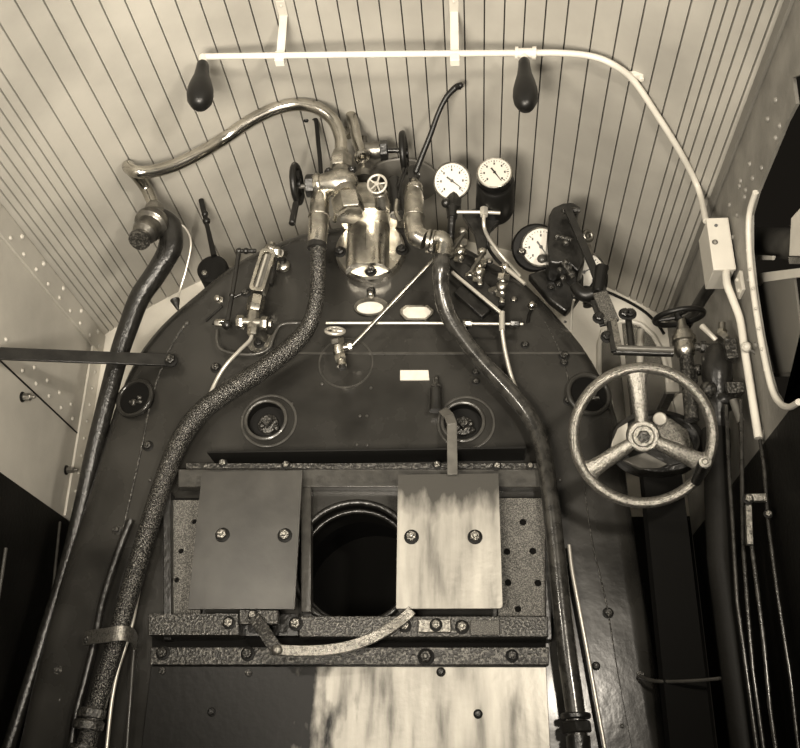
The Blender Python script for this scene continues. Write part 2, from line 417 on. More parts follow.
finish(a, 'firebox_lining', 'soot_shade', BH)
a = MB(); a.torus(hc+V((0,-.008,0)), (0,1,0), HR*1.0, .012, 48, 10); a.torus(hc+V((0,.05,0)), (0,1,0), HR*.93, .010, 48, 10)
finish(a, 'fire_hole_ring', 'iron', BH)
for i, c in enumerate(pl):
    a = MB(); a.torus(c+V((0,-.004,0)), (0,1,0), PR*1.03, .007, 40, 8); a.torus(c+V((.012,-.003,-.004)), (0,1,0), PR*1.38, .005, 40, 8, flat=.6)
    pr_ = finish(a, 'washout_rim', 'frame', BH)
    a = MB(); a.lathe(c+V((0,.05,0)), (0,-1,0), [(0,PR*.55),(.015,PR*.5),(.02,PR*.3)], 20); a.lathe(c+V((0,.03,0)), (0,-1,0), [(0,PR*.3),(.03,PR*.28)], 4)
    a.ball(c+V((-.02,.035,-.01)), .014); a.ball(c+V((.028,.035,.004)), .012); a.ball(c+V((.034,.035,-.02)), .012)
    finish(a, 'washout_plug', 'grime', pr_)
# side mud door dishes on the rounded edges
for (px, py, ang, rr) in ((136, 399, .55, 15), (588, 395, -.25, 17)):
    c = P(px, py, -.004); s_ = S(px, py)
    nrm = V((-.25 if px < 300 else .25, -.95, .03)).normalized()
    a = MB(); a.torus(c+nrm*.008, nrm, rr*s_*1.25, .010, 36, 10); d_ = finish(a, 'mud_hole_rim', 'boiler', BH)
    a = MB(); a.lathe(c-nrm*.02, nrm, [(0,rr*s_*1.2),(.026,rr*s_*1.2)], 32); finish(a, 'mud_hole_shade', 'soot_shade', d_)  # flat black disc, the hole's inner shade put into its colour
    a = MB(); a.ball(c+nrm*.012+V((0,0,-.02)), .014); a.box(c+nrm*.012+V((.01,0,-.02)), (.05,.014,.010)); a.ball(c+nrm*.012+V((.02,0,.0)), .010); finish(a, 'mud_hole_plug', 'grime', d_)
# seams
a = MB(); ptube(a, [(186,323,-.0),(172,345,-.0),(160,372,-.0),(150,405,.0),(143,440,.0),(131,495,.0),(116,555,.0),(100,615,.0),(86,680,0),(75,748,0)], 1.3, seg=8); finish(a, 'lagging_seam', 'grime', BH)
a = MB(); ptube(a, [(545,322,0.002),(560,352,0),(572,395,0),(579,440,0),(586,500,0),(592,540,0),(601,580,0),(608,612,0),(619,680,0.002),(632,748,0.002)], .8, seg=8); finish(a, 'lagging_seam', 'grime', BH)
a = MB(); a.torus(P(346,363,0), (0,1,0), 27*S(346,363), .004, 40, 6, a0=0, a1=2*PI); finish(a, 'welded_ring', 'frame', BH)
a = MB(); a.quadpx([(250,352),(585,352),(585,354),(250,354)], -.003, .003); finish(a, 'plate_lap', 'frame', BH)
BL = [(171.5,361,5),(216,368,4.5),(187,323,3),(148,446,4.5),(117,530,6.5),(476,372,3.5),(476,382,3.5),(564,356,4.5),(564,363,3.5),(525,345,3.5),(568,401,4),(608,613,4.5),(640,675,6),(596,666,3.5),
      (360,416,2),(367,416,2),(357,445,2),(367,445,2),(370,354,2),(371,388,2),(322,384,2),(292,404,2),(565,322,2),(58,670,6),(622,726,5),(60,700,4),(150,480,3),(560,480,3)]
for x, y, r in BL:
    c = P(x, y, 0)
    if x < 125 or x > 620: c.y = .02
    stud(BH, 'bolt_iron' if r > 3 else 'rivet_dark', c, r*S(x, y)*.8, name='stay_bolt')
# ------------------------------------------------------------------ fire door frame and doors
FD = thing('fire_door_frame', 'oily steel frame of rails around the fire hole, bolted to the boiler end', 'door frame', P(350, 640, -.02))
def bx(name, x0, y0, x1, y1, Yf, th, m, par, bev=.003, holes=()):
    a = MB(); a.plate([P(x0,y0,Yf), P(x1,y0,Yf), P(x1,y1,Yf), P(x0,y1,Yf)], (0,th,0), [[q for q in circ(P(hx,hy,Yf), hr*S(hx,hy), 14)] for hx,hy,hr in holes]); return finish(a, name, m, par, bev)
# canopy above the doors
a = MB(); p0 = P(207,451,-.13); p1 = P(526,453,-.13)
a.box(((p0.x+p1.x)/2, -.065, p0.z-.004), (p1.x-p0.x, .13, .008)); finish(a, 'canopy_shelf', 'seam', FD, .002)  # near-black shelf: shade of its underside is put into the colour
bx('top_rail', 178, 469, 548, 487, -.05, .05, 'frame', FD)
bx('top_rail_ledge', 186, 463, 546, 468.5, -.062, .06, 'grime', FD, .002)
bx('hole_shade_sheet', 168, 498, 202, 616, -.006, .005, 'soot_shade', FD, 0)  # added black sheet, shade inside the plate holes put into its colour
bx('hole_shade_sheet', 497, 497, 546, 618, -.006, .005, 'soot_shade', FD, 0)
bx('perforated_plate', 170, 500, 200, 614, -.020, .012, 'rough', FD, .001, [(194,521.5,2.6),(181,551,2.6),(176.5,580,2.6)])
bx('perforated_plate', 498, 498, 545, 616, -.020, .012, 'rough', FD, .001, [(523,522,3.4),(507,551.5,3.4),(533,551,3.4),(508,582.5,3.4),(538,583,3.4),(518,609,3.2)])
bx('side_cheek', 163, 492, 171, 640, -.05, .05, 'iron', FD)
bx('side_cheek', 545.5, 488, 552, 640, -.05, .05, 'iron', FD)
bx('guide_post', 301, 487, 311, 612, -.045, .045, 'frame', FD)
bx('guide_post', 398, 487, 404, 612, -.045, .045, 'frame', FD)
bx('lower_rail', 148, 613.5, 239, 635, -.10, .10, 'grime', FD)
bx('lower_rail', 299, 616, 548, 637, -.10, .10, 'grime', FD)
bx('lower_rail_back', 239, 613.5, 299, 636, -.04, .04, 'iron', FD)
bx('gap_shade_plate', 152, 634, 546, 649, -.012, .01, 'soot_shade', FD, 0)  # added black plate, shade between the rails put into its colour
bx('bottom_rail', 150, 647, 549, 665, -.03, .03, 'grime', FD)
bx('link_bracket', 239, 610, 278, 624, -.125, .03, 'grime', FD)
bx('link_bracket', 418, 619.5, 451, 632, -.118, .02, 'wheel', FD)
bx('packing_block', 470, 620, 500, 635, -.112, .012, 'rough', FD)
for x, y, r, Y in ((223,463,3.5,-.062),(286,465,3.5,-.062),(437,465,3.5,-.062),(497,466,3.5,-.062),(530,466,3,-.062),(229,623,5,-.10),(296,624,5.5,-.10),(253,615,4.2,-.125),(405,626,5,-.10),(436,625,5,-.118),(462,627,5.5,-.10),
                  (163,653,5.5,-.03),(248,654,5.5,-.03),(426,657,6.5,-.03),(512,656,5,-.03),(163,671,4,-.01),(249,673,4,-.01)):
    stud(FD, 'bolt_steel' if Y < -.05 else 'bolt_iron', P(x, y, Y), r*S(x, y, Y)*.85)
def fdoor(pts, Y, m, bolts, label, rnd):
    s_ = P(pts[2][0], pts[2][1], Y)
    q = [P(x, y, Y) for x, y in pts]
    x0 = (q[0].x+q[3].x)/2; x1 = (q[1].x+q[2].x)/2; z1 = (q[0].z+q[1].z)/2; z0 = (q[2].z+q[3].z)/2
    t = thing('fire_door', label, 'fire door', ((x0+x1)/2, Y, z0), 'sliding plates of the fire door')
    def corner(cx, cz, r, a0): return [V((cx+r*math.cos(a0+k*PI/8), Y, cz+r*math.sin(a0+k*PI/8))) for k in range(5)]
    r1 = rnd; r0 = .004
    poly = corner(x1-r0, z1-r0, r0, 0)+corner(x0+r0, z1-r0, r0, PI/2)+corner(x0+r0, z0+r0, r0, PI)+corner(x1-r1, z0+r1, r1, 1.5*PI)
    a = MB(); a.plate(poly, (0,.014,0)); finish(a, 'door_plate', m, t, .002)
    for x, y in bolts: stud(t, 'bolt_steel', P(x, y, Y), .0165)
    a = MB(); a.box(((x0+x1)/2, Y+.03, z1-.02), (x1-x0-.04, .03, .03)); finish(a, 'hanger_bar', 'iron', t)
    return t
fdoor([(201,471),(300,471),(297,609),(189,609)], -.135, 'doorL', [(222.5,535),(285,535.5)], 'left fire door plate, dull dark steel with two bolts', .004)
fdoor([(399,474),(499,474),(502,608),(395,609)], -.135, 'doorR', [(411.5,537),(475,537)], 'right fire door plate, steel with a painted pale reflection, darker along the top, two bolts', .012)
# apron plate under the doors
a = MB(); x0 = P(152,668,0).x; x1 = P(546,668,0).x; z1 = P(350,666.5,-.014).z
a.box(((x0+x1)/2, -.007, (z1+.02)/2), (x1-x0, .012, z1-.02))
ap = tag(finish(a, 'apron_plate', 'apron', None, .002), 'large flat steel plate below the fire doors, dark left, reflection painted into the streaked right', 'metal plate')
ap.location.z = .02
for x, y in ((212,712),(478,714),(441,672)): stud(ap, 'bolt_dark', P(x, y, -.013), 3.0*S(x, y), name='countersunk_bolt')
# door linkage
dl = thing('door_link', 'flat curved steel link bar running from the left bracket under the fire hole', 'link bar', P(275, 650, -.15))
a = MB(); pts = TP([(254,618,-.14),(262,628,-.15),(270,640,-.16),(277,650,-.165)]); 
for p, q in zip(pts, pts[1:]):
    d = (q-p); x_ = d.cross(V((0,1,0))).normalized(); a.box((p+q)/2, (.042, .010, d.length+.01), (x_, V((0,1,0)), d.normalized()))
finish(a, 'short_arm', 'grime', dl, .002)
a = MB(); pts = spline(TP([(277,650,-.175),(300,651,-.175),(325,650,-.175),(350,646,-.175),(372,638,-.175),(390,628,-.165),(404,618,-.15),(412,610,-.15)]), 5)
vs = []
for i, p in enumerate(pts):
    d = (pts[min(i+1,len(pts)-1)]-pts[max(i-1,0)]).normalized(); up = V((0,1,0)).cross(d).normalized()*.017
    vs.append([a.b.verts.new(p+up+V((0,o_,0))) for o_ in (-.006,.006)]+[a.b.verts.new(p-up+V((0,o_,0))) for o_ in (.006,-.006)])
a.skin(vs); finish(a, 'curved_bar', 'wheel', dl, .002)
stud(dl, 'rivet_iron', P(277,650,-.185), .018, name='pivot_pin')
# upright handle in front of the right washout plug
hl_ = thing('door_lever', 'grey upright flat lever hanging down to the right fire door from a black socket', 'lever', P(452,473,-.15))
a = MB(); pts = TP([(443,410,-.07),(449,416,-.11),(452,424,-.135),(452.5,474,-.15)])
for p, q in zip(pts, pts[1:]):
    d = q-p; a.box((p+q)/2, (.036, .012, d.length+.008), (d.cross(V((0,1,0))).normalized(), V((0,1,0)), d.normalized()))
finish(a, 'flat_bar', 'leaden', hl_, .002)
a = MB(); a.cyl(P(436,410,-.05), P(436,388,-.05), .022, bev=.004); a.cyl(P(436,411,-.05), P(436,406,-.05), .025); finish(a, 'socket', 'iron', hl_)
a = MB(); a.cyl(P(436,389,-.05), P(436,379,-.05), .013, .010, bev=.002); a.hexa(P(436,388,-.05), P(436,385,-.05), .02); a.ball(P(436,379,-.05), .011); finish(a, 'socket_stud', 'grime', hl_)
# ------------------------------------------------------------------ generic bits
def handwheel(mb, c, d, R, r, spokes=4, hub=.02, ph=0., dish=0.0, sr=None):
    x, y, z = frame_of(V(d)); c = V(c)
    mb.torus(c, d, R, r, 40, 10)
    for k in range(spokes):
        a = 2*PI*k/spokes+ph; u = x*math.cos(a)+y*math.sin(a)
        mb.tube([c-z*dish+u*hub*.5, c+u*R], [sr or r*.8]*2, seg=8, smooth=False)
    mb.cyl(c-z*(dish+r*1.2), c-z*dish+z*r*1.4, hub, seg=16, bev=.002)
def spin_x(p, px): return V((S(*p)*px, 0, 0))
# ------------------------------------------------------------------ steam manifold
TY = -.24
TU = thing('steam_manifold', 'large brass steam turret block on a round flange at the top of the boiler end', 'valve block', P(371, 286, -.03))
s1 = S(371, 255, -.03)
a = MB(); a.lathe(P(371,254,-.0), (0,-1,0), [(0,35*s1),(.035,35*s1),(.045,33*s1),(.045,20*s1)], 48); finish(a, 'flange', 'brass', TU)
a = MB(); c0 = P(366,262,-.1); c1 = P(366,218,-.1); wx = 22*S(366,240,-.15)
pr = []
for k in range(13): 
    t = -1+2*k/12; pr.append((t*wx, -.055-.055*math.sqrt(max(0,1-(abs(t)**2.6)))))
poly = [V((c0.x+x, y, 0)) for x, y in pr]+[V((c0.x+wx,-.02,0)), V((c0.x-wx,-.02,0))]
zb = P(366,263,-.11).z; zt_ = P(366,218,-.11).z
a.plate([V((p.x,p.y,zb)) for p in poly], (0,0,zt_-zb)); finish(a, 'front_chest', 'brass', TU, .006)
a = MB(); a.box((c0.x-.003, -.111, (zb+zt_)/2+.016), (.003,.004,(zt_-zb)*.62)); finish(a, 'casting_line', 'brassdk', TU)
a = MB(); zc = P(366,176,-.2).z
R0 = 24*S(366,218,-.2); 
def ngon(cx, cy, z, rx, ry, k=16, e=3.5):
    res = []
    for i in range(k*2):
        t = 2*PI*i/(k*2); ct, st = math.cos(t), math.sin(t)
        res.append(V((cx+rx*abs(ct)**(2/e)*(1 if ct>0 else -1), cy+ry*abs(st)**(2/e)*(1 if st>0 else -1), z)))
    return res
rg = [[a.b.verts.new(p) for p in ngon(c0.x+.006, -.10, z, rx, ry*.7)] for z, rx, ry in ((zt_-.01,R0*1.2,.135),(zt_+.012,R0*1.22,.138),(zt_+.03,R0*1.05,.115),(zc-.03,R0*.98,.10),(zc,R0*.85,.085))]
a.skin(rg); finish(a, 'upper_body', 'brass', TU)
a = MB(); pA = P(398,215,-.16); pB = P(394,180,-.16); a.tube([pA,pB], [.034,.028], seg=16, smooth=False); finish(a, 'side_pipe', 'iron', TU)
for x, y in ((340,252),(371,271),(402,250)): stud(TU, 'bolt_dark', P(x, y, -.045), 5*S(x, y)*.8)
# lugs either side
for x in (337, 397):
    a = MB(); ptube(a, [(x,200,-.22),(x-1,212,-.22),(x+(-3 if x<360 else 3),222,-.22)], 2.2, seg=10); finish(a, 'side_lug', 'brass', TU)
# left main valve
LV = thing('steam_valve', 'left brass globe valve with black handwheel seen edge-on and a big copper pipe above', 'valve', P(345, 218, -.25))
a = MB(); e = S(340,182,-.25)
pL = P(306,186,-.25); pR = P(358,182,-.25); ax = (pR-pL).normalized(); Ln = (pR-pL).length
a.lathe(pL, ax, [(0,9*e),(.03,10*e),(.04,12*e),(.055,12*e),(.06,10.5*e),(.085,12*e),(.11,14*e),(.15,15*e),(Ln-.04,14*e),(Ln-.015,11*e),(Ln,4*e)], 28)
a.tube(TP([(341,176,-.25),(341,166,-.25)]), [10*e,8*e], smooth=False, seg=20)
finish(a, 'valve_body', 'brass', LV)
a = MB(); a.hexa(P(341,168,-.25), P(341,156,-.25), 11.5*e, .3); a.cyl(P(341,156,-.25), P(341,152,-.25), 8*e); finish(a, 'union_nut', 'brass', LV)
a = MB(); a.hexa(P(346,197,-.27), P(350,213,-.27), 15.5*e, .3); a.hexa(P(350,213,-.27), P(351,217,-.27), 13*e, .1); a.cyl(P(345,190,-.25), P(346,198,-.27), 12*e); finish(a, 'gland_nut', 'brass', LV)
a = MB(); a.hexa(P(306,186,-.25), P(315,185.6,-.25), 11.5*e); finish(a, 'packing_nut', 'iron', LV)
a = MB(); a.cyl(P(297,186.5,-.25), P(308,186,-.25), 2.3*e); finish(a, 'spindle', 'leaden', LV)
a = MB(); handwheel(a, P(297,184,-.25), ax+V((0,-.06,-.03)), 18.5*e, 3.3*e, 4, 5*e); finish(a, 'handwheel', 'rubber', LV)
a = MB(); a.cyl(P(296,203,-.27), P(292,224,-.30), 3.2*e, 3.4*e, bev=.003); finish(a, 'wheel_grip', 'rubber', LV)
stud(LV, 'bolt_dark', P(329,172,-.27), .012); stud(LV, 'bolt_dark', P(352,170,-.28), .012)
# right upper valve
RV = thing('steam_valve', 'upper right valve with black hexagon gland and black handwheel behind the turret', 'valve', P(364, 180, -.12))
e = S(370,155,-.12)
a = MB(); pL = P(357,152,-.12); pR = P(382,150,-.12); ax2 = (pR-pL)
a.lathe(pL, ax2, [(0,4*e),(.012,8*e),(.04,9*e),(.06,8*e),(.075,9.5*e),(.09,8.5*e),(ax2.length,8.5*e)], 24); a.cyl(P(364,148,-.12), P(364,137,-.12), 3.6*e, bev=.003); finish(a, 'valve_body', 'brassdk', RV)
a = MB(); a.torus(P(362,157,-.17), V((.35,-.25,-.9)), 6.5*e, 2*e, 24, 8); finish(a, 'union_ring', 'brass', RV)
a = MB(); a.hexa(P(380,150.5,-.12), P(388,150,-.12), 10*e); finish(a, 'packing_nut', 'iron', RV)
a = MB(); a.cyl(P(388,150.5,-.12), P(403,150.5,-.12), 2.6*e); finish(a, 'spindle', 'iron', RV)
a = MB(); handwheel(a, P(404,153,-.12), V((1,-.05,.03)), 19*e, 3.2*e, 4, 5*e); finish(a, 'handwheel', 'rubber', RV)
a = MB(); a.hexa(P(364,175,-.12), P(364,163,-.12), 8*e, .2); a.cyl(P(364,180,-.12), P(364,174,-.12), 10*e); finish(a, 'base_nut', 'brassdk', RV)
# spoked little valve on the front
SV = thing('small_valve', 'small brass valve with pale spoked handwheel facing out on the turret top', 'valve', P(382, 208, -.30))
e = S(380,190,-.3)
fd = V((-.12,-.9,-.25))
a = MB(); handwheel(a, P(377,184,-.37), fd, 9.2*e, 1.3*e, 5, 2.6*e, sr=1.0*e); finish(a, 'handwheel', 'pipecu', SV)
a = MB(); a.cyl(P(377,184,-.37), P(381,196,-.30), 2*e); a.tube(TP([(381,194,-.33),(383,206,-.28)]), [6*e,8*e], smooth=False, seg=20); a.torus(P(380,193,-.34), (P(383,206,-.28)-P(381,194,-.33)), 6*e, 1.4*e, 24, 8); finish(a, 'valve_body', 'brass', SV)
# elbows and lagged pipes down both sides
LP_ = thing('delivery_pipe', 'speckled steam pipe curving from a brass elbow down the left side', 'pipe', P(85, 780, -.06))
a = MB(); ptube(a, [(317,246,-.24),(318,252,-.24),(318,280,-.20),(316,303,-.17),(308,327,-.13),(290,348,-.10),(257,373,-.08),(222,395,-.07),(198,415,-.065),(180,441,-.065),(166,475,-.065),(151,520,-.07),(139,560,-.07),(126,605,-.08),(115,645,-.08),(101,690,-.08),(90,730,-.08),(78,790,-.08)], [7.5,7.5,7.5,8,8.5,9.5,10,10,10,10,10,10,10,10,10,10,10,10], seg=20); finish(a, 'lagged_pipe', 'lagging', LP_)
a = MB(); e = S(318,220,-.25)
ptube(a, [(322,192,-.22),(320,200,-.24),(319,215,-.25),(318,232,-.25),(317,243,-.245)], [8,9.5,10,10,9.5], seg=22); a.torus(P(319,217,-.25), (0,0,1), 10*e, 1.2*e, 28, 8); finish(a, 'elbow', 'brass', LP_)
a = MB(); a.cyl(P(317,238,-.245), P(317,249,-.24), 9.2*e, 10*e, bev=.004); finish(a, 'collar', 'iron', LP_)
a = MB(); e = S(90,700,-.08)
a.hexa(P(93,708,-.08), P(90.5,718,-.08), 14*e); a.cyl(P(90,720,-.08), P(87.5,730,-.08), 15*e, bev=.004); a.cyl(P(84,745,-.08), P(78,765,-.08), 13*e); finish(a, 'union_nut', 'grime', LP_)
RP = thing('delivery_pipe', 'dark glossy steam pipe curving from a brass elbow down the right side', 'pipe', P(577, 780, -.08))
a = MB(); ptube(a, [(443,250,-.22),(441,268,-.22),(441,288,-.18),(447,312,-.14),(462,337,-.11),(485,365,-.09),(510,392,-.08),(530,418,-.075),(543,450,-.08),(549,490,-.09),(555,540,-.09),(561,600,-.09),(568,660,-.09),(575,710,-.09),(582,780,-.09)], [8.5,8.5,8.5,8.5,8.5,8.5,9,9,9,9,9,9.5,10,10,10], seg=20); finish(a, 'steam_pipe', 'pipe', RP)
a = MB(); e = S(415,215,-.25)
ptube(a, [(413,188,-.22),(414,200,-.24),(414,215,-.25),(414,226,-.25),(417,236,-.25),(425,240,-.25)], [8,10,10,10,10.5,10], seg=22); a.torus(P(414,217,-.25), (0,0,1), 10*e, 1.2*e, 28, 8); finish(a, 'upper_elbow', 'brass', RP)
a = MB(); a.cyl(P(427,241,-.25), P(431,241.5,-.25), 12*e, bev=.003); a.cyl(P(432,241.5,-.25), P(435,242,-.25), 12*e, bev=.003); finish(a, 'flange_pair', 'brass', RP)
a = MB(); ptube(a, [(434,238,-.25),(441,239,-.25),(444,245,-.24),(443,256,-.23)], [7,8.5,9.5,9.5], seg=22); finish(a, 'lower_elbow', 'brass', RP)
a = MB(); e = S(575,715,-.09)
a.cyl(P(575.5,713,-.09), P(576,719,-.09), 15*e, bev=.004); a.hexa(P(576.5,721,-.09), P(578,733,-.09), 15*e, .2); a.cyl(P(578,736,-.09), P(582,790,-.09), 12*e); finish(a, 'union_nut', 'iron', RP)
for k in (0, 1):
    o = stud(RP, 'bolt_steel', P(431, (232, 250)[k], -.262), .008)
# big copper pipe and the second loop
CP = thing('copper_pipe', 'large polished copper pipe arching from the left steam valve to the far left', 'pipe', P(155, 206, -.12))
a = MB(); ptube(a, [(341,160,-.25),(341,148,-.25),(340,136,-.26),(333,120,-.28),(318,108.5,-.30),(298,104.5,-.30),(275,109,-.29),(250,121,-.26),(225,138,-.22),(200,153,-.24),(175,165,-.26),(152,171.5,-.29),(138,172,-.31),(130,169,-.29),(129,167,-.25),(139,178,-.18),(147,190,-.13),(154,206,-.12)], [6.3]*13+[6.2,6.5,6.3,6,6], seg=20); finish(a, 'bent_tube', 'copper', CP)
a = MB(); e = S(156,212,-.12); a.hexa(P(153,205,-.12), P(156,216,-.12), 9.5*e, .4); a.torus(P(155.5,214,-.12), (0,0,1), 9*e, 2.5*e, 24, 8); finish(a, 'end_union', 'brassdk', CP)
cp2 = MB(); ptube(cp2, [(350,136,-.06),(344,124,-.07),(345,113,-.10),(350,113,-.15),(354,125,-.17),(357,140,-.17),(362,156,-.17)], [5,5,5,5.2,5.3,5.3,5.3], seg=18)
tag(finish(cp2, 'copper_pipe', 'copper'), 'short hooked copper pipe dropping into the upper right valve', 'pipe')
# left check valve with ribbed wheel and hose
CV = thing('drain_valve', 'bronze stepped valve with ribbed little wheel under the left end of the copper pipe', 'valve', P(150, 262, -.15))
d1 = V((-.16,-.42,-.88)).normalized()
o_ = P(157,217,-.12); e = S(155,230,-.12)
a = MB(); a.lathe(o_, d1, [(0,8*e),(.02,15*e),(.045,17.5*e),(.065,17*e),(.075,13*e),(.10,12.5*e),(.115,13.5*e),(.13,12*e),(.14,7*e),(.16,6*e)], 28); a.tube([P(157,212,-.12), o_+d1*.03], [7*e,10*e], smooth=False); finish(a, 'valve_body', 'brassdk', CV)
a = MB(); a.lathe(o_+d1*.155, d1, [(0,5*e),(.006,10*e),(.02,11*e),(.034,10*e),(.036,7*e),(.03,3*e)], 14); finish(a, 'ribbed_wheel', 'grime', CV)
a = MB(); a.tube([o_+V((.0,0,.02)), P(170,225,-.10), P(172,245,-.09), P(165,262,-.08)], [7*e,11*e,11*e,9*e], seg=16); finish(a, 'side_chamber', 'iron', CV)
a = MB(); ptube(a, [(170,226,-.1),(176,224,-.1),(185,228,-.08),(191,243,-.06),(186,270,-.02),(180,290,.01),(177,303,.0)], 1.1, seg=8)
cw = tag(finish(a, 'thin_pipe', 'pipecu'), 'thin wire-like pipe looping from the bronze valve down to the boiler edge', 'pipe')
a = MB(); a.cyl(P(178,310,.0), P(175,300,.0), .004, .02); finish(a, 'funnel', 'iron', cw)
a = MB(); ptube(a, [(170,240,-.09),(166,256,-.08),(155,275,-.06),(140,297,-.04),(129,325,-.02),(119,355,.0),(107,400,.02),(93,455,.05),(83,500,.07),(72,545,.08),(59,590,.08),(46,630,.08),(32,675,.08),(-5,790,.08)], [10,11,11,10.5,10,9.5,9,8.5,8,7.5,7,7,7,7], seg=20)
tag(finish(a, 'rubber_hose', 'hose'), 'thick black pipe falling from the bronze valve along the left boiler edge', 'pipe')
# bar tying boiler to left wall
q0 = onX(-30, 352, XL+.01); q1 = P(172, 360, -.02)
q0 = P(-60, 351, -.02); q0 = V((XL+.004, -.02, q1.z-.01))
L0 = onX(0, 354, XL)
BR = thing('tie_bar', 'black flat bar reaching from the left wall across to the boiler edge', 'bar', (XL+.1, -.1, q1.z-.05))
a = MB(); p0 = P(-70, 351, -.30); p1 = P(175, 360.5, -.03); d = p1-p0
if p0.x < XL: p0 = p0+d*((XL+.002-p0.x)/d.x)
d = p1-p0; ydir = V((-d.y, d.x, 0)).normalized(); up = d.cross(ydir).normalized()
a.box((p0+p1)/2, (d.length, .012, .05), (d.normalized(), ydir, up)); finish(a, 'flat_bar', 'iron', BR, .002)
stud(BR, 'bolt_iron', P(171,360.5,-.045), .017)
# ------------------------------------------------------------------ sight-glass lubricator on the left
SG = thing('water_gauge', 'brass sight glass with framed tube and valve nuts on the upper left of the boiler', 'gauge', P(260, 350, -.03))
e = S(262,270,-.12)
pt = P(268,251,-.12); pb = P(256.5,288,-.12); ax_ = (pt-pb).normalized(); sx = ax_.cross(V((0,1,0))).normalized()
def rr_(hw, hh, cr, c, k=5):
    pts = []
    for sx_, sz_, a0 in ((1,1,0),(-1,1,PI/2),(-1,-1,PI),(1,-1,1.5*PI)):
        for i in range(k+1):
            t = a0+PI/2*i/k; pts.append(c+sx*(sx_*(hw-cr)+cr*math.cos(t))+ax_*(sz_*(hh-cr)+cr*math.sin(t)))
    return pts
c = (pt+pb)/2; hh = (pt-pb).length/2
a = MB(); a.plate(rr_(8*e,hh+3*e,5*e,c), (0,.045,0), [rr_(4.6*e,hh-1*e,3.5*e,c)]); finish(a, 'glass_frame', 'brass', SG, .002)
a = MB(); a.plate(rr_(4.7*e,hh,3.5*e,c+V((0,.02,0))), (0,.012,0)); finish(a, 'gauge_glass', 'leaden', SG)
a = MB(); a.cyl(c-ax_*hh*.9+V((-.006,.012,0)), c+ax_*hh*.9+V((-.006,.012,0)), 1.4*e); finish(a, 'glass_tube', 'pipecu', SG)
a = MB(); a.hexa(pt+ax_*.012+V((0,.02,0)), pt+ax_*.035+V((0,.02,0)), 6*e); a.cyl(pt+ax_*.03+V((0,.02,0)), pt+ax_*.05+V((0,.02,0)), 3*e); finish(a, 'top_cap', 'brass', SG)
a = MB(); a.hexa(P(273,252,-.10), P(280,252,-.09), 5.5*e); a.cyl(P(280,253,-.09), P(284,254,-.05), 4*e); finish(a, 'side_nut', 'brass', SG)
a = MB(); a.ball(P(283,266,-.02), 8*e, (1,.6,.9)); finish(a, 'domed_cap', 'brass', SG)
a = MB(); a.tube(TP([(274,262,-.08),(272,275,-.08),(270,285,-.08)]), 3.5*e, smooth=False); a.cyl(P(281,258,-.06), P(283,262,-.03), 4*e); finish(a, 'side_linkage', 'iron', SG)
a = MB(); ptube(a, [(256,251,-.13),(248,251,-.13),(239,251,-.13)], 2.2, smooth=False); ptube(a, [(239,252,-.13),(233,290,-.13),(227,325,-.13)], 2.2, smooth=False); a.ball(P(239,251,-.13), 3.4*e); a.ball(P(246,251,-.13), 3.4*e); a.ball(P(227,325,-.13), 5*e); ptube(a, [(227,323,-.13),(213,323,-.12)], 2.2); a.ball(P(232,295,-.13), 3*e); finish(a, 'operating_rod', 'iron', SG)
a = MB(); ptube(a, [(206,321,-.06),(222,306,-.10)], 1.6); ptube(a, [(232,298,-.12),(250,290,-.12)], 1.6); finish(a, 'diagonal_rod', 'iron', SG)
stud(SG, 'knob_brass', P(220,300,-.09), .014, (-.2,-.9,-.2)); stud(SG, 'bolt_iron', P(246,293,-.13), .012)
a = MB(); a.hexa(P(215,323,-.12), P(225,323,-.12), 4*e); finish(a, 'small_union', 'brass', SG)
a = MB(); a.hexa(P(257,297,-.12), P(254,312,-.12), 8.5*e, .2); a.tube(TP([(254,311,-.12),(253,322,-.12),(252,330,-.13)]), [6*e,7*e,5*e], smooth=False); a.hexa(P(253,325,-.13), P(252,335,-.13), 5*e); finish(a, 'cock_body', 'brass', SG)
a = MB(); a.hexa(P(237,322,-.13), P(244,322,-.13), 7*e); a.cyl(P(244,322,-.13), P(262,323,-.13), 4.5*e); a.hexa(P(261,323,-.13), P(268,323.5,-.13), 7*e); a.hexa(P(269,324,-.13), P(272,324,-.13), 4*e); finish(a, 'cock_nuts', 'brass', SG)
a = MB(); a.plate([P(x,y,-.02) for x, y in ((251,340),(262,333),(273,335),(272,345),(264,353),(251,351),(247,346))], (0,.02,0)); finish(a, 'mounting_flange', 'brassdk', SG, .002)
a = MB(); a.cyl(P(262,338,-.02), P(256,322,-.12), 6*e); finish(a, 'mounting_stem', 'brassdk', SG)
stud(SG, 'bolt_dark', P(259,343,-.022), .014)
a = MB(); ptube(a, [(252,333,-.13),(250,340,-.11),(240,350,-.08),(226,365,-.05),(216,381,-.04),(206,404,-.04)], 2.0, seg=10); tag(finish(a, 'thin_pipe', 'pipecu'), 'thin pale pipe running down left from the sight glass', 'pipe')
a = MB(); ptube(a, [(217,330,-.06),(217,342,-.06),(222,350,-.06),(238,354,-.06),(256,354,-.06),(269,348,-.06),(274,335,-.06),(281,325,-.06),(295,323,-.06),(308,323,-.05)], 1.6, seg=10); tag(finish(a, 'thin_pipe', 'frame'), 'thin dark pipe looped like a U below the sight glass', 'pipe')
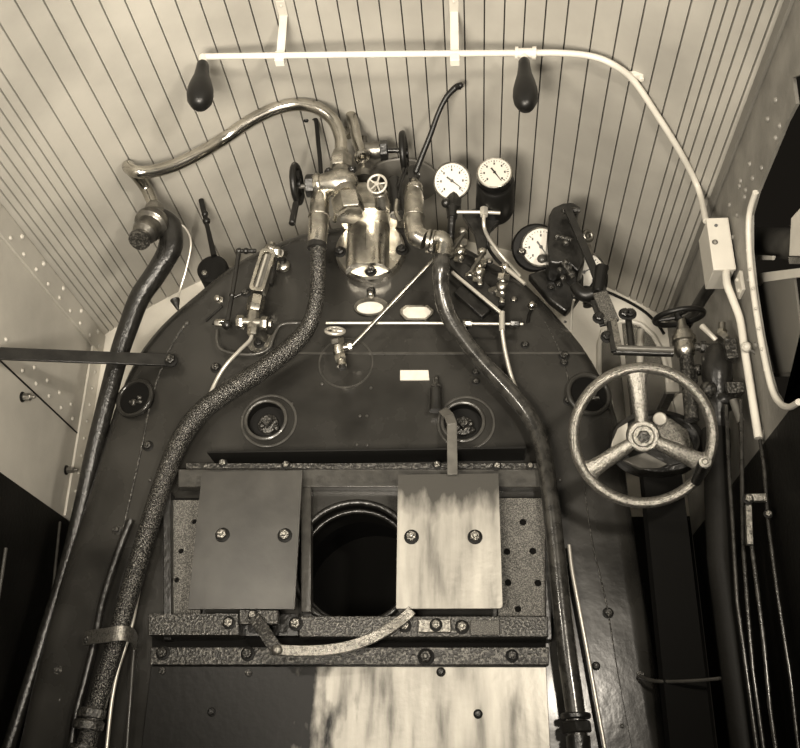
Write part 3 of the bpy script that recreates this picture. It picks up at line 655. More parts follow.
# rods on the boiler face
rod = MB(); ptube(rod, [(326,323,-.06),(420,323,-.06),(523,324,-.06)], 1.5, seg=10, smooth=False)
rd = tag(finish(rod, 'operating_rod', 'pipecu'), 'long thin horizontal rod across the upper boiler face', 'rod')
for x in (467, 515):
    a = MB(); e = S(x,323,-.06); a.hexa(P(x-5,323,-.06), P(x+5,323.3,-.06), 3.6*e); a.cyl(P(x,324,-.06), P(x,324,-.0), .006); finish(a, 'rod_collar', 'brass' if x < 500 else 'iron', rd)
dg = MB(); ptube(dg, [(437,256,-.16),(352,346,-.09)], 2.1, seg=12)
tag(finish(dg, 'brass_rod', 'brass'), 'slim brass rod slanting from the right elbow down to the tap', 'rod')
# small tap in the middle
TPp = thing('blowdown_tap', 'small pale tap with ringed handwheel near the middle of the boiler face', 'valve', P(341, 370, -.05))
e = S(338,345,-.1)
a = MB(); handwheel(a, P(335,331,-.14), V((.1,-.7,.65)), 9*e, 1.8*e, 3, 3*e); finish(a, 'handwheel', 'pipecu', TPp)
a = MB(); a.hexa(P(337,338,-.12), P(338,344,-.11), 7*e); a.tube(TP([(338,343,-.11),(339,352,-.10),(340,357,-.10)]), [5*e,6*e,4.5*e], smooth=False); a.hexa(P(340,355,-.10), P(341,361,-.10), 6*e); a.tube(TP([(341,360,-.10),(342,366,-.10)]), [4.5*e,5*e], smooth=False); a.cyl(P(339,349,-.10), P(350,346,-.10), 3.5*e); a.hexa(P(348,346.5,-.10), P(352,345.5,-.10), 4.5*e); finish(a, 'tap_body', 'brass', TPp)
a = MB(); a.cyl(P(342,365,-.10), P(343,369,-.10), 3.5*e); a.cyl(P(341,358,-.09), P(341,358,0), .012); finish(a, 'outlet', 'iron', TPp)
# plates
a = MB(); c = P(371,306,-.012); e = S(371,306); a.lathe(c+V((0,.012,0)), (0,-1,0), [(0,18*e),(.01,17*e)], 36)
for v in a.b.verts: v.co.z = c.z+(v.co.z-c.z)*.62
oval = tag(finish(a, 'oval_cover', 'brassdk'), 'small oval plate in a dark rim below the brass turret', 'plate')
a = MB(); c2 = P(370,308,-.012); a.lathe(c2, (0,-1,0), [(0,13.5*e),(.004,13*e)], 36)
for v in a.b.verts: v.co.z = c2.z+(v.co.z-c2.z)*.5
finish(a, 'oval_face', 'plate', oval)
stud(oval, 'knob_brass', P(371,296,-.012), .012); stud(oval, 'bolt_iron', P(371,291,-.012), .012)
a = MB(); a.plate([P(x,y,-.012) for x, y in ((405,305),(428,305),(434,310),(433,314),(426,320),(406,320),(400,314),(400,309))], (0,.012,0))
o8 = tag(finish(a, 'maker_plate', 'brass', None, .002), 'octagonal cream plate with brass edge right of the oval one', 'plate')
a = MB(); a.plate([P(x,y,-.0135) for x, y in ((407,307),(426,307),(431,311),(430,314),(425,318),(408,318),(403,314),(403,310))], (0,.0015,0)); finish(a, 'plate_face', 'plate', o8)
a = MB(); a.plate([P(x,y,-.008) for x, y in ((400,370),(428.5,370),(429.5,380),(400,380))], (0,.008,0)); tag(finish(a, 'number_plate', 'plate', None, .002), 'small rectangular cream plate above the right washout plug', 'plate')
# levers above the turret
LR = thing('whistle_lever', 'thin black rod bent at the top, standing left of the copper loop', 'lever', P(321,175,-.15))
a = MB(); ptube(a, [(306,119,-.15),(312,118,-.15),(316,121,-.15),(318,140,-.15),(320,160,-.15),(321,178,-.15)], 2.3, seg=10, n=4); finish(a, 'bent_rod', 'rubber', LR); a = MB(); a.ball(P(306,119.5,-.15), .013); finish(a, 'end_eye', 'rubber', LR)
BLv = thing('regulator_lever', 'long black lever handle bending up to the right above the gauges', 'lever', P(415,196,-.22))
a = MB(); ptube(a, [(460,86,-.45),(455,88,-.44),(446,98,-.42),(438,114,-.38),(430,136,-.33),(422,156,-.28),(416,172,-.24)], [3.6,3.2,2.8,2.6,2.8,3,3.2], seg=12); finish(a, 'handle', 'rubber', BLv)
a = MB(); e = S(415,178,-.22); a.hexa(P(413,168,-.22), P(414,180,-.22), 6*e); a.cyl(P(409,175,-.22), P(420,174,-.22), 4*e); finish(a, 'knuckle', 'iron', BLv)
a = MB(); a.ball(P(460.5,85.5,-.45), .012); finish(a, 'handle_tip', 'rubber', BLv)
a = MB(); a.ball(P(415,187,-.23), 7.5*e, (1,1,.8)); a.torus(P(415,190,-.23), (.3,0,1), 7*e, 1.6*e, 24, 8); a.cyl(P(414,180,-.22), P(415,186,-.23), 4*e); finish(a, 'ball_joint', 'brass', BLv)
a = MB(); ptube(a, [(407,168,-.2),(401,185,-.2),(398,198,-.2)], 1.1, seg=8, smooth=False); ptube(a, [(404,168,-.2),(398,186,-.2)], 1.1, seg=8, smooth=False); finish(a, 'link_rods', 'iron', BLv)
# grey disc
cq = onC(402,181,.05); cd = V((cq.x,cq.y,cq.z)); e = S(402,181,cd.y); a = MB(); a.lathe(cd, (0,0,-1), [(0,37*e),(.006,38*e),(.012,37*e),(.02,30*e),(.024,10*e)], 48)
vc = tag(finish(a, 'ventilator_cover', 'grey'), 'round flat grey disc hanging under the ceiling behind the steam valves', 'disc')
a = MB(); a.cyl(cd, V((cd.x, cd.y, arch(cd.x)+.002)), .02); finish(a, 'hanger', 'grey', vc)
# lever and drum at top left
DR = thing('whistle_drum', 'dark round drum with upright black lever behind the upper left boiler edge', 'lever', P(212,285,.2))
a = MB(); e = S(212,268,.2); a.cyl(P(212,268,.17), P(212,268,.17)+V((0,.13,0)), 15.5*e, bev=.008, seg=32); finish(a, 'drum', 'seam', DR)
a = MB(); ptube(a, [(201,200,.16),(203,208,.16),(207,225,.16),(214,256,.16)], [2.6,2.8,2.2,3], seg=12, n=3); a.ball(P(206.5,221,.16), 4*e); a.ball(P(205,214,.16), 3.5*e); finish(a, 'lever_rod', 'rubber', DR)
stud(DR, 'bolt_steel', P(205,274,.165), .012)
# ------------------------------------------------------------------ gauges
def dial(par, c, d, R, depth, needle, arc=True, pale='face', rimm='brassdk', tick=1):
    x, y, z = frame_of(d)
    right = V((1,0,0)); right = (right-z*right.dot(z)).normalized(); upv = right.cross(z)*-1
    if upv.z < 0: upv = -upv
    a = MB(); a.lathe(c-z*depth, z, [(0,R*.9),(.01,R*1.0),(depth-.012,R*1.0),(depth-.006,R*1.06),(depth,R*1.05),(depth+.002,R*.98)], 40); finish(a, 'case', 'rubber', par)
    a = MB(); a.torus(c+z*.002, z, R*.99, R*.055, 48, 8); finish(a, 'bezel', rimm, par)
    a = MB(); a.lathe(c+z*.0015, z, [(0,R*.95),(.002,R*.95)], 40); fc = finish(a, 'dial_face', pale, par)
    a = MB()
    for k in range(25):
        t = math.radians(-45+270*k/24); u = right*math.cos(t)+upv*math.sin(t)
        l = .14 if k % 4 == 0 else .08
        a.box(c+z*.004+u*R*(.84-l/2), (R*l, R*(.05 if k % 4 == 0 else .03), .001), (u, z.cross(u), z))
        if k % 4 == 0: a.box(c+z*.004+u*R*.60, (R*.09, R*.13, .001), (right, upv, z))
    finish(a, 'scale_marks', 'ink', fc)
    t = math.radians(needle); u = right*math.cos(t)+upv*math.sin(t); w_ = z.cross(u)
    a = MB(); p_ = c+z*.006
    a.plate([p_-u*R*.35+w_*R*.05, p_-u*R*.35-w_*R*.05, p_+u*R*.72-w_*R*.012, p_+u*R*.72+w_*R*.012], z*.0015)
    a.lathe(p_, z, [(0,R*.09),(.004,R*.07)], 14); finish(a, 'needle', 'ink', par)
gd = V((-.05,-.86,-.5)).normalized()
G1 = thing('pressure_gauge', 'round white dial on a black stem, left of the two gauges beside the lever', 'gauge', P(452,225,-.1))
e = S(452,181,-.15); dial(G1, P(452,181,-.15), gd, 18.3*e, .05, -38)
a = MB(); a.hexa(P(454,196,-.10), P(453,208,-.10), 9*e); a.cyl(P(453,207,-.10), P(452,218,-.10), 7*e, 5*e); a.ball(P(446,203,-.12), 5*e); a.cyl(P(452,216,-.10), P(450,245,-.06), 4*e); finish(a, 'stem', 'iron', G1)
G2 = thing('vacuum_gauge', 'round white dial in a deep black case, right of the two gauges beside the lever', 'gauge', P(495,215,-.12))
e = S(495,173,-.30); c = P(494.5,173,-.30); dial(G2, c, V((-.04,-1,-.05)).normalized(), 17.2*e, .05, -58, rimm='brass')
a = MB(); a.lathe(c+V((.004,.05,-.004)), (0,1,-.02), [(0,17.5*e),(.01,19.6*e),(.17,20.2*e),(.19,19*e),(.2,10*e)], 40); finish(a, 'deep_case', 'rubber', G2)
a = MB(); a.plate([P(x,y,-.10) for x, y in ((472,209),(514,201),(512,210),(500,220),(488,232),(486,250),(478,250),(474,232),(462,214))], (0,.03,0)); a.cyl(P(482,248,-.09), P(482,250,-.0), .02); finish(a, 'support_bracket', 'iron', G2, .003)
a = MB(); ptube(a, [(457,212,-.16),(484,212,-.17),(500,213,-.16)], 1.9, smooth=False); a.hexa(P(484,216,-.175), P(484,208,-.175), 4.5*e); finish(a, 'cross_pipe', 'pipecu', G2)
a = MB(); ptube(a, [(484,214,-.175),(484,226,-.16),(488,237,-.12),(497,250,-.08),(507,262,-.05),(520,276,-.01)], 1.9, seg=10); tag(finish(a, 'thin_pipe', 'pipecu'), 'thin bright pipe curving from under the gauges to the boiler edge', 'pipe')
a = MB(); ptube(a, [(488,232,-.10),(488,246,-.07),(495,258,-.03),(503,266,.0)], 1.8, seg=10); tag(finish(a, 'thin_pipe', 'iron'), 'thin dark pipe beside the bright one under the gauges', 'pipe')
G3 = thing('brake_gauge', 'white dial in a thick black case half hidden by the black lever bracket', 'gauge', P(540,275,.08))
e = S(540,247,.05); dial(G3, P(541,247,-.0), V((-.08,-.88,-.46)).normalized(), 19*e, .03, -56)
a = MB(); a.lathe(P(536,249,.10), V((-.08,-.88,-.46)), [(0,23*e),(.01,24*e),(.07,24*e),(.08,22*e),(.08,15*e)], 40); a.cyl(P(538,262,.09), P(545,285,.09), .02); finish(a, 'outer_case', 'seam', G3)
stud(G3, 'bolt_steel', P(521.5,252,-.0), .012); stud(G3, 'rivet_dark', P(542,259,-.03), .02)
G4 = thing('brake_gauge', 'white dial mostly hidden behind the black lever to the right', 'gauge', P(590,300,.12))
e = S(586,272,.12); dial(G4, P(584,272,.10), V((-.08,-.88,-.46)).normalized(), 20*e, .05, 25); a = MB(); a.cyl(P(586,288,.14), P(588,306,.14), .02); finish(a, 'stem', 'iron', G4)
# ------------------------------------------------------------------ test cocks on the right
WC = thing('test_cock_row', 'slanting row of three ball-ended brass cocks on a dark bar, upper right', 'valve', P(490,330,-.03))
def sbar(p, q, w, t, nm, m, par):
    a = MB(); d = q-p; yv = V((0,1,0)); yv = (yv-d.normalized()*yv.dot(d.normalized())).normalized()
    a.box((p+q)/2, (d.length, t, w), (d.normalized(), yv, d.normalized().cross(yv))); return finish(a, nm, m, par, .002)
sbar(P(452,262,-.06), P(500,308,-.06), .05, .05, 'slanted_block', 'iron', WC)
sbar(P(452,272,-.10), P(500,312,-.10), .012, .012, 'bright_edge_rod', 'pipecu', WC)
sbar(P(458,290,-.03), P(486,315,-.03), .045, .03, 'lower_block', 'iron', WC)
for (x, y) in ((462,237),(481,257),(504,272)):
    e = S(x,y,-.12)
    a = MB()
    a.ball(P(x+1,y-5,-.15), 4.8*e); a.cyl(P(x+1,y-3,-.15), P(x,y+4,-.13), 2.6*e); a.hexa(P(x,y+2,-.13), P(x-1,y+9,-.12), 6.5*e)
    a.ball(P(x-2,y+15,-.11), 6.5*e); a.cyl(P(x-1,y+8,-.12), P(x-2,y+22,-.10), 4*e); a.hexa(P(x-3,y+20,-.10), P(x-4,y+25,-.09), 5*e); a.cyl(P(x-4,y+15,-.11), P(x-14,y+19,-.08), 3*e)
    ck = finish(a, 'cock', 'brass', WC)
    a = MB(); p_ = P(x+2,y-4,-.16); 
    q_ = P(x+(-11 if x < 500 else 21), y+(16 if x < 500 else 12), -.18); a.tube([p_, q_], [2.2*e,1.8*e], smooth=False, seg=10); finish(a, 'cock_handle', 'pipecu' if x > 500 else 'brassdk', ck)
for (x, y) in ((489,262),(497,292),(502,302),(514,300),(470,275),(480,284)): stud(WC, 'bolt_brass', P(x,y,-.09), .010)
a = MB(); ptube(a, [(502,312,-.09),(502,330,-.09)], 3, smooth=False); ptube(a, [(502,330,-.09),(505,350,-.07),(511,375,-.05),(517,390,-.04),(527,403,-.03)], 2.1); tag(finish(a, 'thin_pipe', 'pipecu'), 'thin pale drain pipe below the row of cocks', 'pipe')
kb = MB(); e = S(491,306,-.05); 
KB = thing('ball_knob', 'lone brass ball knob on a short dark stalk, right of the cocks', 'knob', P(514,320,-.02))
a = MB(); a.ball(P(532,305.5,-.08), 4.5*e); finish(a, 'ball', 'brass', KB); a = MB(); a.tube(TP([(532,308,-.07),(529,315,-.04),(528,322,.0)]), .007, smooth=False); finish(a, 'stalk', 'iron', KB)
# ------------------------------------------------------------------ regulator quadrant
RQ = thing('regulator_quadrant', 'tall black cast bracket with long slanting black lever at the right boiler shoulder', 'lever', P(575,300,.05))
a = MB(); a.plate([P(x,y,-.12) for x, y in ((549,215),(553,207),(562,203),(573,202),(580,206),(578,213),(574,216),(582,240),(585,262),(578,272),(566,262),(558,264),(549,262),(547,240))], (0,.14,0)); finish(a, 'cast_bracket', 'iron', RQ, .01)
a = MB(); a.plate([P(x,y,.02) for x, y in ((528,274),(556,265),(575,262),(584,275),(583,292),(576,302),(566,312),(550,300))], (0,.05,0)); finish(a, 'base_casting', 'iron', RQ, .008)
a = MB(); ptube(a, [(574,285,-.18),(582,294,-.18),(592,294,-.18),(599,286,-.18),(601,275,-.18)], [5,7,8,8,7], seg=14); finish(a, 'curved_foot', 'rubber', RQ)
sbar(P(567,208,-.19), P(595,272,-.22), .028, .014, 'lever_arm', 'iron', RQ); sbar(P(594,270,-.22), P(606,300,-.24), .03, .014, 'lever_arm', 'iron', RQ)
a = MB(); a.cyl(P(602,266,-.23), P(598,292,-.23), .024, .02, bev=.005); a.cyl(P(603,268,-.23), P(607,268,-.24), .012); finish(a, 'latch_grip', 'rubber', RQ)
a = MB(); a.cyl(P(562,211,-.16), P(580,210,-.16), .012, bev=.003); finish(a, 'pivot_pin', 'grime', RQ)
a = MB(); a.cyl(P(560,237,-.15), P(572,240,-.16), .01); a.ball(P(566,243,-.15), .014); a.ball(P(557,237,-.15), .013); finish(a, 'catch_linkage', 'grime', RQ)
a = MB(); e = S(588,235,-.1); a.torus(P(588,236,-.08), (.4,-.8,-.3), 4.5*e, 2.6*e, 20, 10); a.hexa(P(587,246,-.08), P(590,256,-.08), 4*e); finish(a, 'side_nut', 'brassdk', RQ)
a = MB()
for x, y in ((566,262),(569,268),(572,274),(560,270),(563,278)): a.ball(P(x,y,-.18), 3*e)
ptube(a, [(563,262,-.18),(573,278,-.18)], 2.5, smooth=False); finish(a, 'cluster_of_studs', 'grime', RQ)
for x, y in ((551,288),(559,285),(575,296)): stud(RQ, 'bolt_iron', P(x,y,.02), .010)
a = MB(); ptube(a, [(574,300,-.1),(572,310,-.02),(571,330,.05)], 1.2); finish(a, 'tail_rod', 'pipecu', RQ)
LA = thing('reach_rod', 'speckled grey plate with square rod running down to the big handwheel', 'rod', P(620,350,-.3))
sbar(P(600,293,-.26), P(612,322,-.28), .052, .016, 'speckled_plate', 'rough', LA); sbar(P(597,300,-.25), P(607,325,-.27), .05, .012, 'backing_plate', 'iron', LA)
sbar(P(613,320,-.28), P(619,350,-.30), .022, .02, 'square_rod', 'wheel', LA); sbar(P(609,322,-.28), P(614,352,-.30), .018, .018, 'dark_rod', 'iron', LA)
for x, y in ((599,318),(607,337),(625,314),(630,314)): stud(LA, 'bolt_dark', P(x,y,-.28), .015)
a = MB(); ptube(a, [(617,348,-.30),(673,350,-.30)], 3.2, smooth=False); finish(a, 'cross_bar', 'leaden', LA); 
a = MB(); e = S(645,350,-.3); ptube(a, [(613,352,-.29),(673,354,-.29)], 3.2, smooth=False); a.cyl(P(628,316,-.26), P(632,350,-.29), .012); finish(a, 'rear_bar', 'iron', LA)
# ------------------------------------------------------------------ reverser and big handwheel
RVS = thing('reverser_stand', 'dark round reversing gear casing behind the big handwheel, with a pale knob', 'gear casing', P(655,520,-.15))
e = S(655,450,-.2)
a = MB(); a.lathe(P(655,448,-.12), (0,-1,0), [(0,47*e),(.06,48*e),(.075,46*e),(.08,40*e),(.075,38*e),(.075,5*e)], 48)
for v in a.b.verts: v.co.z = P(655,448,-.12).z+(v.co.z-P(655,448,-.12).z)*.72
finish(a, 'casing', 'iron', RVS)
a = MB(); a.plate([P(x,y,-.22) for x, y in ((655,420),(668,416),(688,430),(694,448),(690,455),(665,448))], (0,.04,0)); finish(a, 'cover_segment', 'wheel', RVS, .003)
a = MB(); a.plate([P(x,y,-.21) for x, y in ((612,442),(618,428),(628,422),(628,445),(618,452),(611,450))], (0,.03,0)); finish(a, 'cover_segment', 'steel', RVS, .003)
a = MB(); a.plate([P(x,y,-.21) for x, y in ((622,460),(645,452),(668,464),(660,468),(640,468))], (0,.02,0)); finish(a, 'cover_segment', 'leaden', RVS, .003)
a = MB(); a.cyl(P(660,419,-.24), P(660,419,-.20), 7*e, bev=.004); finish(a, 'knob', 'steel', RVS)
pz = P(655,470,-.12); a = MB(); a.box(V((pz.x+.02,-.10,pz.z/2)), (.13,.08,pz.z))
finish(a, 'pedestal', 'soot_shade', RVS)
BW = thing('reversing_handwheel', 'big speckled iron handwheel with three spokes on the right side', 'handwheel', P(642,512,-.5))
wy = -.46; cW = P(642.5,435.5,wy); eW = S(642,436,wy); wd = V((-.06,-.89,-.45)).normalized()
wx_, wy_, wz_ = V((1,0,0)), V((0,0,1)), wd
right = (V((1,0,0))-wd*wd.x).normalized(); upw = right.cross(-wd).normalized()*1
if upw.z < 0: upw = -upw
a = MB(); a.torus(cW, wd, 67.8*eW, 5.6*eW, 72, 16, flat=1.2); a.torus(cW+wd*.018, wd, 69*eW, 1.3*eW, 72, 8); finish(a, 'rim', 'wheel', BW)
for ang in (94, 214, 334):
    t = math.radians(ang); u = right*math.cos(t)+upw*math.sin(t); w_ = u.cross(wd)
    a = MB(); rings = []
    for f_, hw, hd in ((.16,.085,.5),(.3,.10,.55),(.5,.12,.55),(.7,.12,.5),(.86,.14,.45),(.95,.20,.4)):
        c_ = cW+u*(68*eW*f_)+wd*(.0 if f_ > .8 else .012*(1-f_)) ; R_ = 68*eW
        rings.append([a.b.verts.new(c_+w_*(R_*hw*math.cos(2*PI*k/14))+wd*(.020*hd*1.6*math.sin(2*PI*k/14))) for k in range(14)])
    a.skin(rings); finish(a, 'spoke', 'wheel', BW)
a = MB(); a.lathe(cW-wd*.03, wd, [(0,14*eW),(.02,16*eW),(.05,16*eW),(.056,14.5*eW),(.056,11*eW),(.05,9.5*eW)], 36); a.lathe(cW+wd*.02, wd, [(0,9.8*eW),(.004,9.8*eW)], 30); hb = finish(a, 'hub', 'wheel', BW)
a = MB(); a.lathe(cW+wd*.022, wd, [(0,6.5*eW),(.018,6.3*eW),(.022,5.5*eW)], 6); a.lathe(cW+wd*.044, wd, [(0,3*eW),(.012,3*eW),(.014,2*eW)], 14); finish(a, 'hub_nut', 'grime', hb)
a = MB(); a.cyl(cW-wd*.02, P(646,440,-.16), .028); finish(a, 'axle', 'iron', BW)
t = math.radians(-22); u = right*math.cos(t)+upw*math.sin(t); hp = cW+u*70*eW
a = MB(); ptube(a, [(696,482,-.44),(701,470,-.50),(705,462,-.60)], [5,6,6.5], seg=16, n=4); finish(a, 'crank_handle', 'iron', BW)
a = MB(); a.lathe(P(705,462,-.60), (P(706,460,-.66)-P(703,465,-.56)), [(0,6*eW),(.008,5.5*eW),(.010,3*eW),(.006,2*eW)], 20); finish(a, 'handle_cap', 'wheel', BW)
# pipes seen through/behind the wheel
a = MB(); ptube(a, [(641,330,.1),(640,360,.1),(640,420,.1)], 3.5, smooth=False); tag(finish(a, 'vertical_pipe', 'steel'), 'short pale upright pipe behind the top of the big handwheel', 'pipe')
a = MB(); a.box(P(672,388,.2), (.05,.02,.04)); b_ = tag(finish(a, 'pale_block', 'steel'), 'small pale block seen through the big handwheel', 'block')
a = MB(); a.plate([P(x,y,.3) for x, y in ((672,395),(682,393),(686,402),(684,416),(677,414))], (0,.02,0)); finish(a, 'pale_tab', 'plate', b_)
a = MB(); a.box(P(672,388,.2)+V((0,.28,0)), (.03,.56,.03)); finish(a, 'mounting', 'iron', b_)
# ------------------------------------------------------------------ injector valve with flat handwheel
IV = thing('injector_valve', 'brass valve body under a flat black handwheel, above right of the big wheel', 'valve', P(685,365,-.25))
e = S(682,330,-.25)
a = MB(); hwd = V((-.15,-.22,1)).normalized(); handwheel(a, P(679,317,-.25), V((-.1,-.15,1)), 24*e, 2.8*e, 3, 5*e, ph=.4); finish(a, 'handwheel', 'rubber', IV)
a = MB(); b0 = P(686,358,-.25); up_ = (P(681,318,-.25)-b0); 
a.lathe(b0, up_, [(0,5*e),(.012,9*e),(.035,10.5*e),(.05,9*e),(.058,9.5*e),(.062,12*e),(.08,12*e),(.085,9.5*e),(.10,9.5*e),(.104,7*e),(.118,6.5*e),(.12,5*e),(up_.length,3.6*e)], 28); finish(a, 'valve_body', 'brass', IV)
a = MB(); a.cyl(P(686,357,-.25), P(688,375,-.25), 7*e); a.hexa(P(688,372,-.25), P(689,385,-.25), 9*e); a.cyl(P(689,385,-.25), P(692,420,-.25), 7*e); a.ball(P(698,370,-.25), 6*e); a.ball(P(693,392,-.25), 7*e); finish(a, 'lower_body', 'grime', IV)
a = MB(); a.cyl(P(692,347,-.25), P(716,347,-.27), 3.8*e); a.hexa(P(700,347,-.26), P(706,347,-.26), 6*e); finish(a, 'side_pipe', 'grime', IV)
a = MB(); p0 = P(718,262,-.05); p1 = P(690,318,-.1); ptube(a, [(723,268,-.05),(704,295,-.08),(686,325,-.12)], [6,6,5.5], smooth=False, seg=14); tag(finish(a, 'stay_rod', 'iron'), 'thick black rod slanting down behind the white junction box', 'rod')
# brake valve
BV = thing('brake_valve', 'black brake valve with pale handle beside the white conduit', 'valve', P(718,440,-.3))
e = S(718,360,-.3)
a = MB(); a.lathe(P(719,440,-.3), P(716,335,-.3)-P(719,440,-.3), [(0,9*e),(.1,10*e),(.12,12*e),(.2,12*e),(.22,15*e),(.30,15*e),(.315,12*e),(.33,11*e),(.345,7*e)], 24); a.ball(P(722,402,-.3), 14*e, (1,1,.8)); finish(a, 'valve_body', 'iron', BV)
a = MB(); ptube(a, [(702,326,-.32),(709,333,-.33),(716,340,-.33)], [3.2,2.6,2.6]); finish(a, 'handle', 'steel', BV)
a = MB(); a.cyl(P(720,340,-.32), P(725,336,-.32), 7*e); a.hexa(P(721,338,-.32), P(722,330,-.32), 5.5*e); a.cyl(P(722,330,-.32), P(722,323,-.32), 3.5*e); finish(a, 'top_nut', 'brass', BV)
a = MB(); a.box(P(730,351,-.34), (.04,.05,.075)); finish(a, 'square_lug', 'grime', BV, .003)
a = MB(); a.box(P(734,390,-.34), (.055,.05,.04)); finish(a, 'square_lug', 'grime', BV, .003)
a = MB(); a.ball(P(708,390,-.33), .03); finish(a, 'ball_plug', 'grime', BV)
a = MB(); ptube(a, [(733,400,-.35),(737,412,-.35),(741,422,-.35)], 4, smooth=False); finish(a, 'small_lever', 'leaden', BV)
a = MB(); e2 = S(716,400,-.3); a.tube([P(716,430,-.3), P(720,560,-.3), V((P(720,560,-.3).x,-.3,0))], [.045,.04,.04], smooth=False); finish(a, 'down_pipe', 'blackwall', BV)
# rods at right
def rodpx(lst, r, lab, m='iron', ext=True):
    pts = TP(lst)
    if ext: pts.append(V((pts[-1].x, pts[-1].y, .0)))
    a = MB(); a.tube(pts, [r*S(*lst[0])]*len(pts), seg=10, smooth=False)
    return tag(finish(a, 'control_rod', m), lab, 'rod')
g_ = 'upright rods at the lower right'
rods = [([(726,405,-.38),(729,470,-.38),(733,530,-.38),(737,600,-.38)], 1.8, 'leftmost of the four tall shiny dark rods at lower right'),
        ([(741,400,-.36),(743,544,-.36),(747,600,-.36),(753,671,-.36)], 2.0, 'second from the left of the four tall dark rods at lower right'),
        ([(748,500,-.40),(751.5,544,-.40),(763,634,-.40),(770,708,-.40)], 2.2, 'third from the left of the four tall dark rods, under the bracket'),
        ([(760,440,-.42),(764.5,470,-.42),(768,522,-.42),(777.5,593,-.42),(790.6,678,-.42),(798,745,-.42)], 1.8, 'rightmost of the four tall dark rods, below the white conduit')]
for l, r, lab in rods: rodpx(l, r, lab, 'pipe')['group'] = g_
CB = thing('rod_clevis', 'pale worn clevis bracket on the rods at the lower right', 'bracket', P(749,545,-.42))
a = MB(); sb = S(749,500,-.42); a.box(P(756,498,-.44), (20*sb,.02,8*sb)); a.cyl(P(748,499,-.46), P(748,499,-.40), 5*sb); finish(a, 'fork', 'wheel', CB, .003)
sbar(P(748,505,-.44), P(749.5,545,-.44), 6*sb, .02, 'tongue', 'wheel', CB); stud(CB, 'bolt_steel', P(748,499,-.46), .011); stud(CB, 'bolt_steel', P(768,514,-.44), .009)
a = MB(); ptube(a, [(640,676,-.03),(655,681,-.1),(690,681,-.2),(735,677,-.3)], 1.9, seg=10); tag(finish(a, 'thin_pipe', 'frame'), 'thin dark horizontal pipe leaving the lower right boiler edge', 'pipe')
a = MB(); ptube(a, [(569,545,-.05),(572,570,-.05),(578,602,-.05),(587,650,-.05),(596,700,-.05),(606,755,-.05),(612,800,-.05),(618,850,-.05),(622,890,-.05)], 2.1, seg=10); tag(finish(a, 'thin_pipe', 'pipecu'), 'thin pale pipe running down just right of the dark steam pipe', 'pipe')
a = MB(); ptube(a, [(143,568,-.04),(137,600,-.04),(132,625,-.05),(126,645,-.05),(118,670,-.05),(112,700,-.05),(107,745,-.05),(103,790,-.05),(99,840,-.05),(95,890,-.05)], 1.9, seg=10); tag(finish(a, 'thin_pipe', 'pipecu'), 'thin pale pipe passing under the clamp at lower left', 'pipe')
a = MB(); ptube(a, [(137,640,-.05),(134,650,-.05),(131,690,-.05),(127,745,-.05),(124,800,-.05),(121,850,-.05),(118,890,-.05)], 1.6, seg=10); tag(finish(a, 'thin_pipe', 'frame'), 'thin dull pipe dropping from the right end of the clamp at lower left', 'pipe')
# clamp
CL = thing('pipe_clamp', 'curved steel strap clamped over the left steam pipe near the bottom', 'clamp', P(108,645,-.12))
a = MB(); pts = spline(TP([(84,639,-.06),(92,637,-.10),(108,635,-.16),(122,633,-.17),(132,636,-.12),(136,643,-.05)]), 5); vs = []
for i, p in enumerate(pts):
    d = (pts[min(i+1,len(pts)-1)]-pts[max(i-1,0)]).normalized(); upv = V((0,0,1)); upv = (upv-d*upv.dot(d)).normalized()*.024; nn_ = d.cross(upv).normalized()*.004
    vs.append([a.b.verts.new(p+upv+nn_), a.b.verts.new(p+upv-nn_), a.b.verts.new(p-upv-nn_), a.b.verts.new(p-upv+nn_)])
a.skin(vs); finish(a, 'strap', 'wheel', CL, .001); stud(CL, 'bolt_iron', P(88,640,-.08), .010)
# added dark tube standing in for highlight lines on the boiler edge
a = MB(); ptube(a, [(131,520,-.03),(118,553,-.03),(103,600,-.04),(95,640,-.05),(85,680,-.05),(75,720,-.05),(65,790,-.05)], 4, seg=12); tag(finish(a, 'steam_pipe', 'iron'), 'slim dark tube standing in for boiler edge highlights, left of the speckled steam pipe', 'pipe')
# thin rods lower left by the wall
for l, lab in (([(60,522,.55),(52,600,.5),(44,700,.45)], 'thin dark rod at the foot of the white corner strip'), ([(6,548,-.2),(2,575,-.2),(-2,600,-.2)], 'thin dark rod by the left frame edge')):
    pts = TP(l); pts.append(V((pts[-1].x, pts[-1].y, 0))); a = MB(); a.tube(pts, .006, seg=8, smooth=False); tag(finish(a, 'control_rod', 'frame'), lab, 'rod')
